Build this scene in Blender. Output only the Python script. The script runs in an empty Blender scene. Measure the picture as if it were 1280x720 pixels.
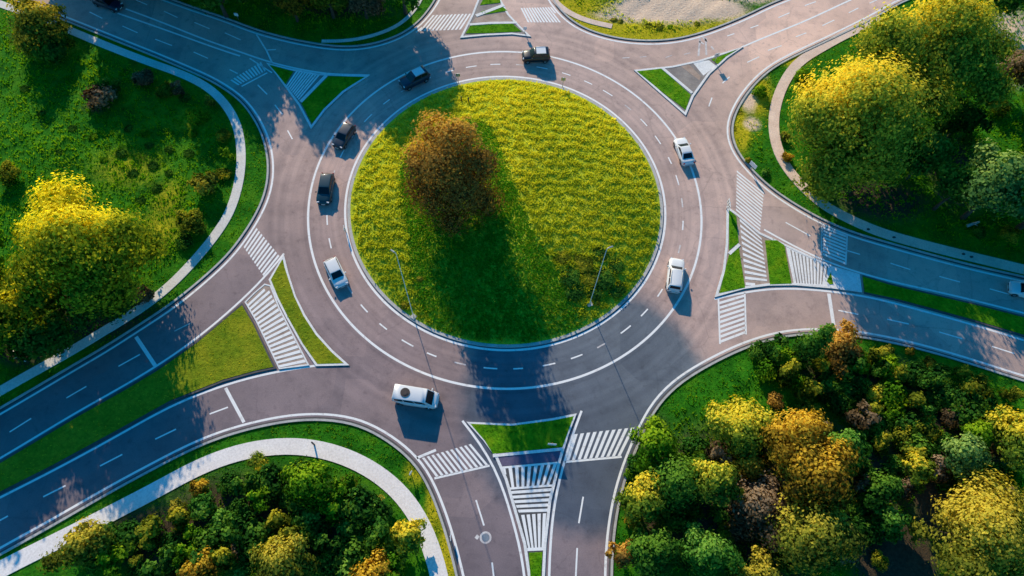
import bpy, math, random
import numpy as np
from mathutils import Vector, Matrix
from mathutils.geometry import tessellate_polygon

rnd = random.Random(7)
C = bpy.context.scene.collection
scn = bpy.context.scene

# ------------------------------------------------------------------ camera
# drone camera, 24 mm equivalent, tilted about 25 degrees off the vertical.
# World origin = centre of the roundabout, metres, z up.
F, TH, ROLL, H = 853.0, 0.4390, -0.0553, 73.3
CAM = Vector((1.36, -46.66, H))
RC = Matrix.Rotation(TH, 3, 'X') @ Matrix.Rotation(-ROLL, 3, 'Z')
R_IN, R_OUT = 20.0, 24.66


def at(px, py, h=0.0):
    """survey point: where the line of sight through a photo point meets height h"""
    d = RC @ Vector((px - 640.0, 360.0 - py, -F))
    t = (h - H) / d.z
    return CAM + d * t


def P(pts, h=0.0):
    return [at(x, y, h).to_2d() for x, y in pts]


def scale_at(p):
    d = RC.transposed() @ (Vector(p) - CAM)
    return F / -d.z


# ------------------------------------------------------------------ materials
def mat(name):
    m = bpy.data.materials.new(name)
    m.use_nodes = True
    nt = m.node_tree
    return m, nt, nt.nodes['Principled BSDF'], nt.nodes['Material Output']


def N(nt, t, **kw):
    n = nt.nodes.new(t)
    for k, v in kw.items():
        if hasattr(n, k):
            setattr(n, k, v)
        else:
            n.inputs[k].default_value = v
    return n


def ramp(nt, stops):
    r = nt.nodes.new('ShaderNodeValToRGB')
    el = r.color_ramp.elements
    while len(el) < len(stops):
        el.new(0.5)
    for e, (p, c) in zip(el, stops):
        e.position = p
        e.color = (*c, 1) if len(c) == 3 else c
    return r


def noise(nt, scale, detail=4, rough=.6, coord=None):
    n = N(nt, 'ShaderNodeTexNoise')
    n.inputs['Scale'].default_value = scale
    n.inputs['Detail'].default_value = detail
    n.inputs['Roughness'].default_value = rough
    if coord is not None:
        nt.links.new(coord, n.inputs['Vector'])
    return n


def mixc(nt, fac, a, b, mode='MIX'):
    m = N(nt, 'ShaderNodeMix', data_type='RGBA', blend_type=mode)
    L = nt.links.new
    for s, v in ((0, fac), (6, a), (7, b)):
        if isinstance(v, bpy.types.NodeSocket):
            L(v, m.inputs[s])
        elif s == 0:
            m.inputs[0].default_value = v
        else:
            m.inputs[s].default_value = (*v, 1)
    return m.outputs[2]


def geo_pos(nt):
    return N(nt, 'ShaderNodeNewGeometry').outputs['Position']


def simple(name, col, rough=.6, metal=0.0, var=0.12, scale=6.0, coat=0.0):
    m, nt, b, o = mat(name)
    tc = N(nt, 'ShaderNodeTexCoord').outputs['Object']
    n = noise(nt, scale, 4, .6, tc)
    c = tuple(col)
    r = ramp(nt, [(.3, tuple(x * (1 - var) for x in c)), (.7, tuple(min(1, x * (1 + var)) for x in c))])
    nt.links.new(n.outputs['Fac'], r.inputs['Fac'])
    nt.links.new(r.outputs['Color'], b.inputs['Base Color'])
    b.inputs['Roughness'].default_value = rough
    b.inputs['Metallic'].default_value = metal
    if coat:
        b.inputs['Coat Weight'].default_value = coat
        b.inputs['Coat Roughness'].default_value = .05
    return m


def asphalt():
    m, nt, b, o = mat('asphalt')
    L = nt.links.new
    pos = geo_pos(nt)
    big = noise(nt, .055, 4, .55, pos)
    mid = noise(nt, .45, 6, .68, pos)
    fine = noise(nt, 9.0, 3, .7, pos)
    r1 = ramp(nt, [(.32, (.48, .352, .300)), (.68, (.69, .508, .435))])
    L(big.outputs['Fac'], r1.inputs['Fac'])
    r2 = ramp(nt, [(.25, (.70, .70, .72)), (.5, (.97, .97, .97)), (.8, (1.12, 1.1, 1.08))])
    L(mid.outputs['Fac'], r2.inputs['Fac'])
    r3 = ramp(nt, [(.25, (.80, .80, .80)), (.75, (1.16, 1.16, 1.16))])
    L(fine.outputs['Fac'], r3.inputs['Fac'])
    c = mixc(nt, 1.0, r1.outputs['Color'], r2.outputs['Color'], 'MULTIPLY')
    c = mixc(nt, 1.0, c, r3.outputs['Color'], 'MULTIPLY')
    # haze glow painted in towards the north east, darker and bluer south west
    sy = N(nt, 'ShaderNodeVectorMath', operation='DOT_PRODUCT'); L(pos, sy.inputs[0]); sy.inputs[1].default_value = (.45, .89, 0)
    haze_glow = N(nt, 'ShaderNodeMapRange'); haze_glow.inputs['From Min'].default_value = -45; haze_glow.inputs['From Max'].default_value = 40
    haze_glow.inputs['To Min'].default_value = 0; haze_glow.inputs['To Max'].default_value = 1
    L(sy.outputs['Value'], haze_glow.inputs['Value'])
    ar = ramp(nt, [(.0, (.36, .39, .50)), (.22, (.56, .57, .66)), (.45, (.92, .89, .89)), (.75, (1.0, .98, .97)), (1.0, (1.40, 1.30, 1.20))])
    L(haze_glow.outputs['Result'], ar.inputs['Fac'])
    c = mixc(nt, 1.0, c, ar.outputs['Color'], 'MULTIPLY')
    # tyre wear: slightly darker bands round the ring
    sx = N(nt, 'ShaderNodeSeparateXYZ')
    L(pos, sx.inputs[0])
    xy = N(nt, 'ShaderNodeCombineXYZ')
    L(sx.outputs[0], xy.inputs[0]); L(sx.outputs[1], xy.inputs[1])
    ln = N(nt, 'ShaderNodeVectorMath', operation='LENGTH')
    L(xy.outputs[0], ln.inputs[0])
    mul = N(nt, 'ShaderNodeMath', operation='MULTIPLY'); mul.inputs[1].default_value = .9
    L(ln.outputs['Value'], mul.inputs[0])
    nn = N(nt, 'ShaderNodeTexNoise', noise_dimensions='1D')
    nn.inputs['Scale'].default_value = 1.0; nn.inputs['Detail'].default_value = 5
    L(mul.outputs[0], nn.inputs['W'])
    r4 = ramp(nt, [(.3, (.80, .79, .81)), (.65, (1.08, 1.06, 1.05))])
    L(nn.outputs['Fac'], r4.inputs['Fac'])
    near = N(nt, 'ShaderNodeMapRange')
    near.inputs['From Min'].default_value = 27.0; near.inputs['From Max'].default_value = 36.0
    near.inputs['To Min'].default_value = 1.0; near.inputs['To Max'].default_value = 0.0
    L(ln.outputs['Value'], near.inputs['Value'])
    wear = mixc(nt, 1.0, c, r4.outputs['Color'], 'MULTIPLY')
    c = mixc(nt, near.outputs['Result'], c, wear)
    # sealed cracks, patches and oil drips
    wv = N(nt, 'ShaderNodeVectorMath', operation='ADD'); L(pos, wv.inputs[0]); L(mid.outputs['Color'], wv.inputs[1])
    vo = N(nt, 'ShaderNodeTexVoronoi', feature='DISTANCE_TO_EDGE'); vo.inputs['Scale'].default_value = .16
    L(wv.outputs[0], vo.inputs['Vector'])
    ck = ramp(nt, [(.0, (.86, .86, .87)), (.008, (.90, .90, .90)), (.016, (1, 1, 1))]); L(vo.outputs['Distance'], ck.inputs['Fac'])
    gate = ramp(nt, [(.46, (0, 0, 0)), (.56, (1, 1, 1))]); L(big.outputs['Fac'], gate.inputs['Fac'])
    crk = mixc(nt, 1.0, c, ck.outputs['Color'], 'MULTIPLY')
    c = mixc(nt, gate.outputs['Color'], c, crk)
    st = noise(nt, 1.3, 3, .5, pos)
    sr = ramp(nt, [(.60, (1, 1, 1)), (.72, (.80, .79, .80))]); L(st.outputs['Fac'], sr.inputs['Fac'])
    c = mixc(nt, 1.0, c, sr.outputs['Color'], 'MULTIPLY')
    vp = N(nt, 'ShaderNodeTexVoronoi', feature='F1', distance='CHEBYCHEV'); vp.inputs['Scale'].default_value = .11
    L(pos, vp.inputs['Vector'])
    pr = ramp(nt, [(.3, (.90, .90, .92)), (.7, (1.07, 1.05, 1.04))]); L(vp.outputs['Color'], pr.inputs['Fac'])
    c = mixc(nt, 1.0, c, pr.outputs['Color'], 'MULTIPLY')
    # dark blue shade over the south arc, painted into the colour
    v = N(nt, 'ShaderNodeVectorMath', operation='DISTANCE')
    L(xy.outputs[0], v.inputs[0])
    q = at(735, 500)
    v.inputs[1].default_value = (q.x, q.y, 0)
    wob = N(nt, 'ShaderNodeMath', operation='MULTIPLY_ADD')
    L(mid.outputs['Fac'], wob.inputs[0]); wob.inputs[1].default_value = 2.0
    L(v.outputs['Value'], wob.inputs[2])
    shade_mask = N(nt, 'ShaderNodeMapRange', interpolation_type='SMOOTHSTEP')  # mask of the painted shade
    shade_mask.inputs['From Min'].default_value = 13.5; shade_mask.inputs['From Max'].default_value = 16.5
    shade_mask.inputs['To Min'].default_value = 1.0; shade_mask.inputs['To Max'].default_value = 0.0
    L(wob.outputs[0], shade_mask.inputs['Value'])
    shade_tint = mixc(nt, 1.0, c, (.30, .50, .68), 'MULTIPLY')
    c = mixc(nt, shade_mask.outputs['Result'], c, shade_tint)
    L(c, b.inputs['Base Color'])
    b.inputs['Roughness'].default_value = .85
    bp = N(nt, 'ShaderNodeBump')
    bp.inputs['Strength'].default_value = .12; bp.inputs['Distance'].default_value = .03
    L(fine.outputs['Fac'], bp.inputs['Height'])
    L(bp.outputs['Normal'], b.inputs['Normal'])
    return m


def paint(name, base=(.93, .91, .88), wear=(.56, .50, .47), lo=.30, hi=.46):
    m, nt, b, o = mat(name)
    pos = geo_pos(nt)
    n = noise(nt, 1.1, 8, .8, pos)
    r = ramp(nt, [(lo, wear), (hi, base)])
    nt.links.new(n.outputs['Fac'], r.inputs['Fac'])
    nt.links.new(r.outputs['Color'], b.inputs['Base Color'])
    b.inputs['Roughness'].default_value = .7
    return m


def paving(name, c1, c2, scale=1.2, fine=8.0):
    m, nt, b, o = mat(name)
    pos = geo_pos(nt)
    a = noise(nt, scale, 5, .6, pos)
    f = noise(nt, fine, 3, .7, pos)
    r = ramp(nt, [(.3, c1), (.7, c2)])
    nt.links.new(a.outputs['Fac'], r.inputs['Fac'])
    r2 = ramp(nt, [(.3, (.82, .82, .82)), (.7, (1.1, 1.1, 1.1))])
    nt.links.new(f.outputs['Fac'], r2.inputs['Fac'])
    c = mixc(nt, 1.0, r.outputs['Color'], r2.outputs['Color'], 'MULTIPLY')
    nt.links.new(c, b.inputs['Base Color'])
    b.inputs['Roughness'].default_value = .9
    return m


def grass_mat(name, lo, midc, hi, zones=False, scale=.35):
    m, nt, b, o = mat(name)
    L = nt.links.new
    pos = geo_pos(nt)
    a = noise(nt, scale, 6, .65, pos)
    f = noise(nt, 3.0, 5, .75, pos)
    r = ramp(nt, [(.30, lo), (.5, midc), (.72, hi)])
    L(a.outputs['Fac'], r.inputs['Fac'])
    r2 = ramp(nt, [(.28, (.55, .58, .50)), (.72, (1.3, 1.28, 1.2))])
    L(f.outputs['Fac'], r2.inputs['Fac'])
    c = mixc(nt, 1.0, r.outputs['Color'], r2.outputs['Color'], 'MULTIPLY')
    if zones:
        at_ = N(nt, 'ShaderNodeAttribute', attribute_name='zone')
        s = N(nt, 'ShaderNodeSeparateColor')
        L(at_.outputs['Color'], s.inputs[0])

        def edge(sock):
            ad = N(nt, 'ShaderNodeMath', operation='MULTIPLY_ADD')
            L(f.outputs['Fac'], ad.inputs[0]); ad.inputs[1].default_value = .5
            L(sock, ad.inputs[2])
            mr = N(nt, 'ShaderNodeMapRange', interpolation_type='SMOOTHSTEP')
            mr.inputs['From Min'].default_value = .42; mr.inputs['From Max'].default_value = .95
            L(ad.outputs[0], mr.inputs['Value'])
            return mr.outputs['Result']
        dry = ramp(nt, [(.3, (.44, .40, .012)), (.7, (.66, .54, .025))])
        L(a.outputs['Fac'], dry.inputs['Fac'])
        dryc = mixc(nt, 1.0, dry.outputs['Color'], r2.outputs['Color'], 'MULTIPLY')
        c = mixc(nt, edge(s.outputs[0]), c, dryc)
        soil = ramp(nt, [(.3, (.72, .50, .35)), (.7, (.97, .74, .54))])
        L(f.outputs['Fac'], soil.inputs['Fac'])
        c = mixc(nt, edge(s.outputs[1]), c, soil.outputs['Color'])
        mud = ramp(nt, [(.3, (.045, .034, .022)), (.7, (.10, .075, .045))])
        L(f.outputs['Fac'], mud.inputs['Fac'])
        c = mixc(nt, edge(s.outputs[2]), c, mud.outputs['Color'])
    L(c, b.inputs['Base Color'])
    b.inputs['Roughness'].default_value = 1.0
    b.inputs['Specular IOR Level'].default_value = .1
    bp = N(nt, 'ShaderNodeBump')
    bp.inputs['Strength'].default_value = .7; bp.inputs['Distance'].default_value = .25
    L(f.outputs['Fac'], bp.inputs['Height'])
    L(bp.outputs['Normal'], b.inputs['Normal'])
    return m


def leaf_mat(name, dark, midc, light, trans=.35):
    m, nt, b, o = mat(name)
    L = nt.links.new
    nt.nodes.remove(b)
    a = N(nt, 'ShaderNodeAttribute', attribute_name='tint')
    oi = N(nt, 'ShaderNodeObjectInfo')
    ad = N(nt, 'ShaderNodeMath', operation='MULTIPLY_ADD')
    L(oi.outputs['Random'], ad.inputs[0]); ad.inputs[1].default_value = .22
    L(a.outputs['Fac'], ad.inputs[2])
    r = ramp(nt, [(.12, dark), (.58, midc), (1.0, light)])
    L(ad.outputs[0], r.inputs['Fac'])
    d = N(nt, 'ShaderNodeBsdfDiffuse'); t = N(nt, 'ShaderNodeBsdfTranslucent')
    L(r.outputs['Color'], d.inputs['Color'])
    tc = mixc(nt, 1.0, r.outputs['Color'], (1.75, 1.5, .6), 'MULTIPLY')
    L(tc, t.inputs['Color'])
    mx = N(nt, 'ShaderNodeMixShader'); mx.inputs[0].default_value = trans
    L(d.outputs[0], mx.inputs[1]); L(t.outputs[0], mx.inputs[2])
    L(mx.outputs[0], o.inputs['Surface'])
    return m


M = {}
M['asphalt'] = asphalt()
M['white'] = paint('road_paint')
M['faded'] = paint('faded_road_paint', (.80, .75, .71), (.45, .39, .39), .38, .6)
M['kerb'] = paving('kerb_concrete', (.44, .43, .41), (.60, .58, .55), .8, 6)
M['white_kerb'] = paving('white_kerb', (.80, .78, .75), (.93, .91, .88), .8, 6)
M['gutter'] = paving('gutter', (.07, .07, .075), (.12, .115, .115), .8, 6)
M['cream'] = paving('cream_path', (.90, .82, .77), (.97, .91, .87), .25, 5)
M['pale'] = paving('pale_path', (.70, .66, .60), (.86, .82, .75), .3, 5)
M['tan'] = paving('tan_path', (.74, .53, .41), (.94, .72, .58), .5, 5)
M['purple'] = paving('mauve_paving', (.11, .09, .16), (.17, .14, .22), .8, 8)
M['greypave'] = paving('grey_paving', (.22, .19, .18), (.38, .33, .29), .6, 5)
M['tanpave'] = paving('tan_paving', (.36, .25, .19), (.55, .42, .34), .8, 5)
M['whitepave'] = paving('white_paving', (.84, .82, .79), (.96, .94, .91), .6, 5)
M['ground'] = grass_mat('meadow_grass', (.010, .10, .004), (.032, .20, .008), (.11, .30, .010), True)
M['verge'] = grass_mat('verge_grass', (.05, .22, .004), (.11, .31, .006), (.26, .40, .010), False, .5)
M['olive_lawn'] = grass_mat('olive_lawn_grass', (.13, .23, .010), (.24, .30, .014), (.38, .36, .020), False, .3)
M['rough'] = grass_mat('rough_grass', (.32, .43, .030), (.52, .58, .036), (.76, .72, .06), False, .16)
M['blade'] = leaf_mat('grass_blade', (.022, .15, .004), (.08, .29, .008), (.24, .42, .015), .40)
M['mown'] = leaf_mat('mown_shade_blade', (.05, .24, .012), (.13, .42, .02), (.32, .55, .03), .4)
M['blade_dry'] = leaf_mat('dry_grass_blade', (.25, .37, .030), (.44, .53, .036), (.74, .72, .075), .40)
M['leaf_green'] = leaf_mat('leaf_green', (.016, .070, .012), (.042, .155, .020), (.15, .30, .03), .32)
M['leaf_mid'] = leaf_mat('leaf_mid', (0.030, 0.120, 0.007), (0.105, 0.270, 0.012), (0.300, 0.450, 0.018), .30)
M['leaf_bright'] = leaf_mat('leaf_bright', (.025, .11, .015), (.08, .25, .03), (.24, .44, .06), .32)
M['leaf_yellow'] = leaf_mat('leaf_yellow', (.045, .12, .018), (.21, .31, .030), (.92, .75, .06), .34)
M['leaf_sunny'] = leaf_mat('leaf_sunny', (.035, .11, .012), (.30, .36, .020), (1.0, .88, .04), .40)
M['leaf_gold'] = leaf_mat('leaf_gold', (.075, .055, .010), (.36, .235, .022), (.82, .56, .05), .32)
M['leaf_lemon'] = leaf_mat('leaf_lemon', (.05, .08, .014), (.22, .25, .028), (.66, .54, .06), .32)
M['leaf_orange'] = leaf_mat('leaf_orange', (.10, .070, .024), (.34, .20, .042), (.72, .44, .075), .34)
M['leaf_olive'] = leaf_mat('leaf_olive', (.05, .085, .010), (.19, .23, .020), (.50, .44, .03), .30)
M['leaf_brown'] = leaf_mat('leaf_brown', (0.068, 0.048, 0.027), (0.180, 0.128, 0.068), (0.375, 0.270, 0.165), .30)
M['leaf_blue'] = leaf_mat('leaf_blue_green', (.04, .13, .035), (.13, .28, .07), (.38, .52, .12), .30)
M['bark'] = simple('bark', (.085, .062, .045), .95, 0, .4, 3)
M['metal'] = simple('galvanised_metal', (.45, .45, .44), .45, .7)
M['pole'] = simple('painted_pole', (.88, .85, .78), .5, .1)
M['sign_white'] = simple('sign_white', (.82, .82, .80), .4, 0, .04)
M['sign_orange'] = simple('sign_orange', (.62, .18, .04), .5, 0, .06)
M['sign_dark'] = simple('sign_dark', (.03, .03, .035), .6)
M['rubber'] = simple('rubber', (.022, .022, .024), .8)
M['rim'] = simple('alloy', (.5, .5, .52), .3, .9, .03)
M['glass'] = simple('car_glass', (.006, .010, .014), .12, 0, .05, 2, .0)
M['lens'] = simple('lamp_lens', (.75, .76, .78), .1, 0, .04)
M['red_lens'] = simple('red_lens', (.30, .012, .010), .2, 0, .04)
M['trim'] = simple('black_trim', (.02, .02, .022), .5)
M['stone'] = simple('stone', (.07, .055, .05), .9, 0, .3, 8)
M['palewood'] = simple('pale_wood', (.55, .50, .44), .8, 0, .25, 5)
for k, c in dict(p_white=(.80, .80, .79), p_silver=(.50, .53, .56), p_navy=(.010, .020, .045),
                 p_teal=(.008, .040, .055), p_grey=(.035, .042, .055), p_black=(.005, .007, .013)).items():
    M[k] = simple('car_paint_' + k[2:], c, .30, 0, .02, 1, .4)


# ------------------------------------------------------------------ builders
def tag(o, label=None, cat=None, group=None, kind=None):
    for k, v in (('label', label), ('category', cat), ('group', group), ('kind', kind)):
        if v:
            o[k] = v
    return o


def empty(name, loc, rz=0.0):
    o = bpy.data.objects.new(name, None)
    o.empty_display_size = .5
    o.location = loc
    o.rotation_euler.z = rz
    C.objects.link(o)
    return o


def link(name, me, m, parent=None, smooth=False):
    o = bpy.data.objects.new(name, me)
    if m is not None:
        me.materials.append(m)
    if parent is not None:
        o.parent = parent
    C.objects.link(o)
    if smooth:
        me.polygons.foreach_set('use_smooth', [True] * len(me.polygons))
    return o


class MB:
    def __init__(s):
        s.v, s.f = [], []

    def add(s, vs, fs):
        n = len(s.v)
        s.v += [tuple(v) for v in vs]
        s.f += [tuple(i + n for i in f) for f in fs]

    def poly(s, pts, z):
        tri = tessellate_polygon([[Vector((p[0], p[1], 0)) for p in pts]])
        vs = [(p[0], p[1], z) for p in pts]
        out = []
        for a, b, c in tri:
            A, B, D = pts[a], pts[b], pts[c]
            if (B[0] - A[0]) * (D[1] - A[1]) - (B[1] - A[1]) * (D[0] - A[0]) < 0:
                a, b, c = a, c, b
            out.append((a, b, c))
        s.add(vs, out)

    def slab(s, pts, z0, z1):
        s.poly(pts, z1)
        n = len(pts)
        area = sum(pts[i][0] * pts[(i + 1) % n][1] - pts[(i + 1) % n][0] * pts[i][1] for i in range(n))
        vs = [(p[0], p[1], z0) for p in pts] + [(p[0], p[1], z1) for p in pts]
        fs = []
        for i in range(n):
            j = (i + 1) % n
            fs.append((i, j, n + j, n + i) if area > 0 else (j, i, n + i, n + j))
        s.add(vs, fs)

    def strip(s, line, w, z, closed=False, z0=None, shift=0.0):
        """ribbon of width w along line; with z0 also vertical sides"""
        l = offset(line, shift + w / 2, closed)
        r = offset(line, shift - w / 2, closed)
        n = len(line)
        vs = [(p[0], p[1], z) for p in l] + [(p[0], p[1], z) for p in r]
        fs = []
        for i in range(n if closed else n - 1):
            j = (i + 1) % n
            fs.append((n + i, n + j, j, i))
        s.add(vs, fs)
        if z0 is not None:
            for side, flip in ((l, True), (r, False)):
                vs = [(p[0], p[1], z0) for p in side] + [(p[0], p[1], z) for p in side]
                fs = []
                for i in range(n if closed else n - 1):
                    j = (i + 1) % n
                    fs.append((j, i, n + i, n + j) if flip else (i, j, n + j, n + i))
                s.add(vs, fs)

    def box(s, c, d, rz=0.0):
        ca, sa = math.cos(rz), math.sin(rz)
        vs = []
        for z in (-1, 1):
            for x, y in ((-1, -1), (1, -1), (1, 1), (-1, 1)):
                X, Y = x * d[0] / 2, y * d[1] / 2
                vs.append((c[0] + X * ca - Y * sa, c[1] + X * sa + Y * ca, c[2] + z * d[2] / 2))
        s.add(vs, [(3, 2, 1, 0), (4, 5, 6, 7), (0, 1, 5, 4), (1, 2, 6, 5), (2, 3, 7, 6), (3, 0, 4, 7)])

    def tube(s, pts, rads, n=8, cap=True):
        pts = [Vector(p) for p in pts]
        rings = []
        for i, p in enumerate(pts):
            d = (pts[min(i + 1, len(pts) - 1)] - pts[max(i - 1, 0)]).normalized()
            a = d.orthogonal().normalized() if abs(d.z) < .9 else d.cross(Vector((1, 0, 0))).normalized()
            b = d.cross(a)
            rings.append([p + (a * math.cos(t) + b * math.sin(t)) * rads[i]
                          for t in [2 * math.pi * k / n for k in range(n)]])
        vs = [v for r in rings for v in r]
        fs = []
        for i in range(len(pts) - 1):
            for k in range(n):
                k2 = (k + 1) % n
                fs.append((i * n + k, i * n + k2, (i + 1) * n + k2, (i + 1) * n + k))
        if cap:
            fs.append(tuple(range(n))[::-1])
            fs.append(tuple((len(pts) - 1) * n + k for k in range(n)))
        s.add(vs, fs)

    def build(s, name, m, parent=None, smooth=False):
        me = bpy.data.meshes.new(name)
        me.from_pydata(s.v, [], s.f)
        me.update()
        return link(name, me, m, parent, smooth)


def offset(line, d, closed=False):
    n = len(line)
    out = []
    for i in range(n):
        if closed:
            a, b, c = line[i - 1], line[i], line[(i + 1) % n]
        else:
            a, b, c = line[max(i - 1, 0)], line[i], line[min(i + 1, n - 1)]
        a, b, c = Vector(a[:2]), Vector(b[:2]), Vector(c[:2])
        d1 = (b - a).normalized() if (b - a).length > 1e-6 else (c - b).normalized()
        d2 = (c - b).normalized() if (c - b).length > 1e-6 else d1
        n1, n2 = Vector((-d1.y, d1.x)), Vector((-d2.y, d2.x))
        m = n1 + n2
        if m.length < 1e-4:
            m = n1
        m.normalize()
        k = 1.0 / max(.42, m.dot(n1))
        out.append(b + m * d * k)
    return out


def spline(pts, step=1.0, closed=False):
    """Catmull-Rom through pts, resampled to about step metres"""
    pts = [Vector(p[:2]) for p in pts]
    n = len(pts)
    out = []
    for i in range(n if closed else n - 1):
        if closed:
            p0, p1, p2, p3 = pts[i - 1], pts[i], pts[(i + 1) % n], pts[(i + 2) % n]
        else:
            p1, p2 = pts[i], pts[i + 1]
            p0 = pts[i - 1] if i else p1 * 2 - p2
            p3 = pts[i + 2] if i + 2 < n else p2 * 2 - p1
        k = max(1, int((p2 - p1).length / step))
        # centripetal-ish tangents
        d0, d1, d2 = (max((b - a).length, 1e-5) for a, b in ((p0, p1), (p1, p2), (p2, p3)))
        m1 = ((p1 - p0) / d0 * d1 + (p2 - p1) / d1 * d0) / (d0 + d1) * d1
        m2 = ((p2 - p1) / d1 * d2 + (p3 - p2) / d2 * d1) / (d1 + d2) * d1
        for j in range(k):
            t = j / k
            t2, t3 = t * t, t * t * t
            out.append(p1 * (2 * t3 - 3 * t2 + 1) + m1 * (t3 - 2 * t2 + t) + p2 * (-2 * t3 + 3 * t2) + m2 * (t3 - t2))
    if not closed:
        out.append(pts[-1])
    return out


def smooth_line(line, it=2):
    for _ in range(it):
        line = [line[0]] + [(line[i - 1] + line[i] * 2 + line[i + 1]) / 4 for i in range(1, len(line) - 1)] + [line[-1]]
    return line


def SL(px, step=1.0):
    return smooth_line(spline(P(px), step), 6)


def fast_mesh(name, V, faces_n, F_idx, tint=None):
    """numpy mesh: V (n,3); F_idx flat loop indices; faces_n verts per face"""
    me = bpy.data.meshes.new(name)
    nf = len(F_idx) // faces_n
    me.vertices.add(len(V))
    me.vertices.foreach_set('co', V.astype(np.float32).ravel())
    me.loops.add(len(F_idx))
    me.loops.foreach_set('vertex_index', F_idx.astype(np.int32))
    me.polygons.add(nf)
    me.polygons.foreach_set('loop_start', np.arange(0, nf * faces_n, faces_n, dtype=np.int32))
    me.polygons.foreach_set('loop_total', np.full(nf, faces_n, dtype=np.int32))
    me.update(calc_edges=True)
    if tint is not None:
        a = me.attributes.new('tint', 'FLOAT', 'FACE')
        a.data.foreach_set('value', tint.astype(np.float32))
    return me


# ------------------------------------------------------------------ survey: kerb lines of the six verges
# outer white edge line of the carriageway, one run per corner between two legs
B_W = [(-140, -70), (-40, -28), (30, 0), (67, 15), (100, 28), (160, 52), (200, 68), (240, 85), (267, 97), (290, 111),
       (307, 124), (320, 141), (331, 160), (338, 180), (342, 207), (339, 238), (331, 260), (319, 282), (309, 297),
       (289, 323), (259, 351), (213, 385), (173, 411), (133, 433), (100, 452), (68, 481), (0, 517), (-80, 561), (-170, 612)]
B_W = [(-140, -70), (-40, -28), (30, 0), (67, 15), (100, 28), (160, 52), (200, 68), (240, 85), (267, 97), (290, 111),
       (307, 124), (320, 141), (331, 160), (338, 180), (342, 207), (339, 238), (331, 260), (319, 282), (309, 297),
       (289, 323), (259, 351), (213, 388), (173, 414), (133, 440), (100, 459), (68, 478), (0, 518), (-80, 563), (-170, 612)]
B_NW = [(60, -58), (140, -24), (203, 0), (233, 11), (283, 28), (320, 42), (353, 51), (387, 58), (420, 62.5), (453, 62),
        (480, 56), (507, 45), (527, 31), (540, 15), (550, 0), (560, -30), (569, -70), (575, -110)]
B_NE = [(648, -110), (660, -70), (674, -30), (685, 0), (696, 15), (713, 31), (740, 44), (773, 52.5), (807, 55.5), (840, 54),
        (873, 47), (907, 35), (940, 21), (960, 11), (987, 0), (1060, -32), (1150, -70)]
B_E = [(1290, -58), (1200, -26), (1123, 0), (1090, 18), (1027, 49), (993, 65), (960, 83), (937, 104), (919, 129), (909, 153),
       (909, 173), (917, 193), (932, 212), (953, 233), (993, 261), (1027, 280), (1060, 294), (1110, 309), (1160, 323),
       (1210, 336), (1280, 352), (1360, 370), (1450, 390)]
B_SE = [(1450, 520), (1360, 492), (1280, 470), (1227, 453), (1160, 433), (1110, 421), (1060, 413), (1010, 411), (960, 418),
        (930, 428), (893, 445), (867, 459), (840, 477), (823, 493), (810, 511), (800, 530), (792, 549), (783, 569), (774, 594),
        (766, 625), (760, 660), (757, 695), (756, 725), (757, 770), (759, 830)]
B_SW = [(598, 830), (589, 770), (580, 722), (570, 682), (560, 648), (550, 621), (539, 595), (521, 571), (500, 552), (470, 533),
        (443, 522), (407, 517), (370, 518), (320, 527), (280, 538), (233, 557), (200, 574), (133, 610), (67, 648), (0, 685),
        (-80, 730), (-170, 780)]
CORNERS = {'W': B_W, 'NW': B_NW, 'NE': B_NE, 'E': B_E, 'SE': B_SE, 'SW': B_SW}
LINE = {k: SL(v, .8) for k, v in CORNERS.items()}
# which side of the line is the verge: + = left of travel, - = right
SIDE = {'W': -1, 'NW': +1, 'NE': +1, 'E': +1, 'SE': +1, 'SW': +1}
KERB = {k: offset(LINE[k], SIDE[k] * .50) for k in LINE}     # edge of the asphalt


def ccw_side_fix():
    """verge is the side away from the roundabout centre at the run's nearest point"""
    for k, l in LINE.items():
        i = min(range(1, len(l) - 1), key=lambda j: l[j].length)
        d = (l[i + 1] - l[i - 1]).normalized()
        n = Vector((-d.y, d.x))
        SIDE[k] = 1 if n.dot(l[i]) > 0 else -1
        KERB[k] = offset(l, SIDE[k] * .52)


ccw_side_fix()

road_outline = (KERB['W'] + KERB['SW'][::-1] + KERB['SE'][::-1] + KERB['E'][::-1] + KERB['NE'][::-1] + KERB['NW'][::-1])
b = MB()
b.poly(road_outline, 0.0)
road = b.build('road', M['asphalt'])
tag(road, kind='structure')

# kerbs: dark channel course, pale kerb stone
for k in LINE:
    b = MB()
    b.strip(KERB[k], .24, .11, z0=-.06, shift=SIDE[k] * .12)
    o = b.build('kerb', M['kerb']); tag(o, kind='structure')
    b = MB()
    b.strip(KERB[k], .20, .004, shift=-SIDE[k] * .10)
    b.build('gutter', M['gutter'], road)


# ------------------------------------------------------------------ markings (all children of the road)
ZM = .008


def mark(name, line, w, m='white', closed=False, z=ZM):
    b = MB(); b.strip(line, w, z, closed)
    return b.build(name, M[m], road)


def dash(a, c, w=.17, m='white'):
    return mark('lane_dash', P([a, c]), w, m)


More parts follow.
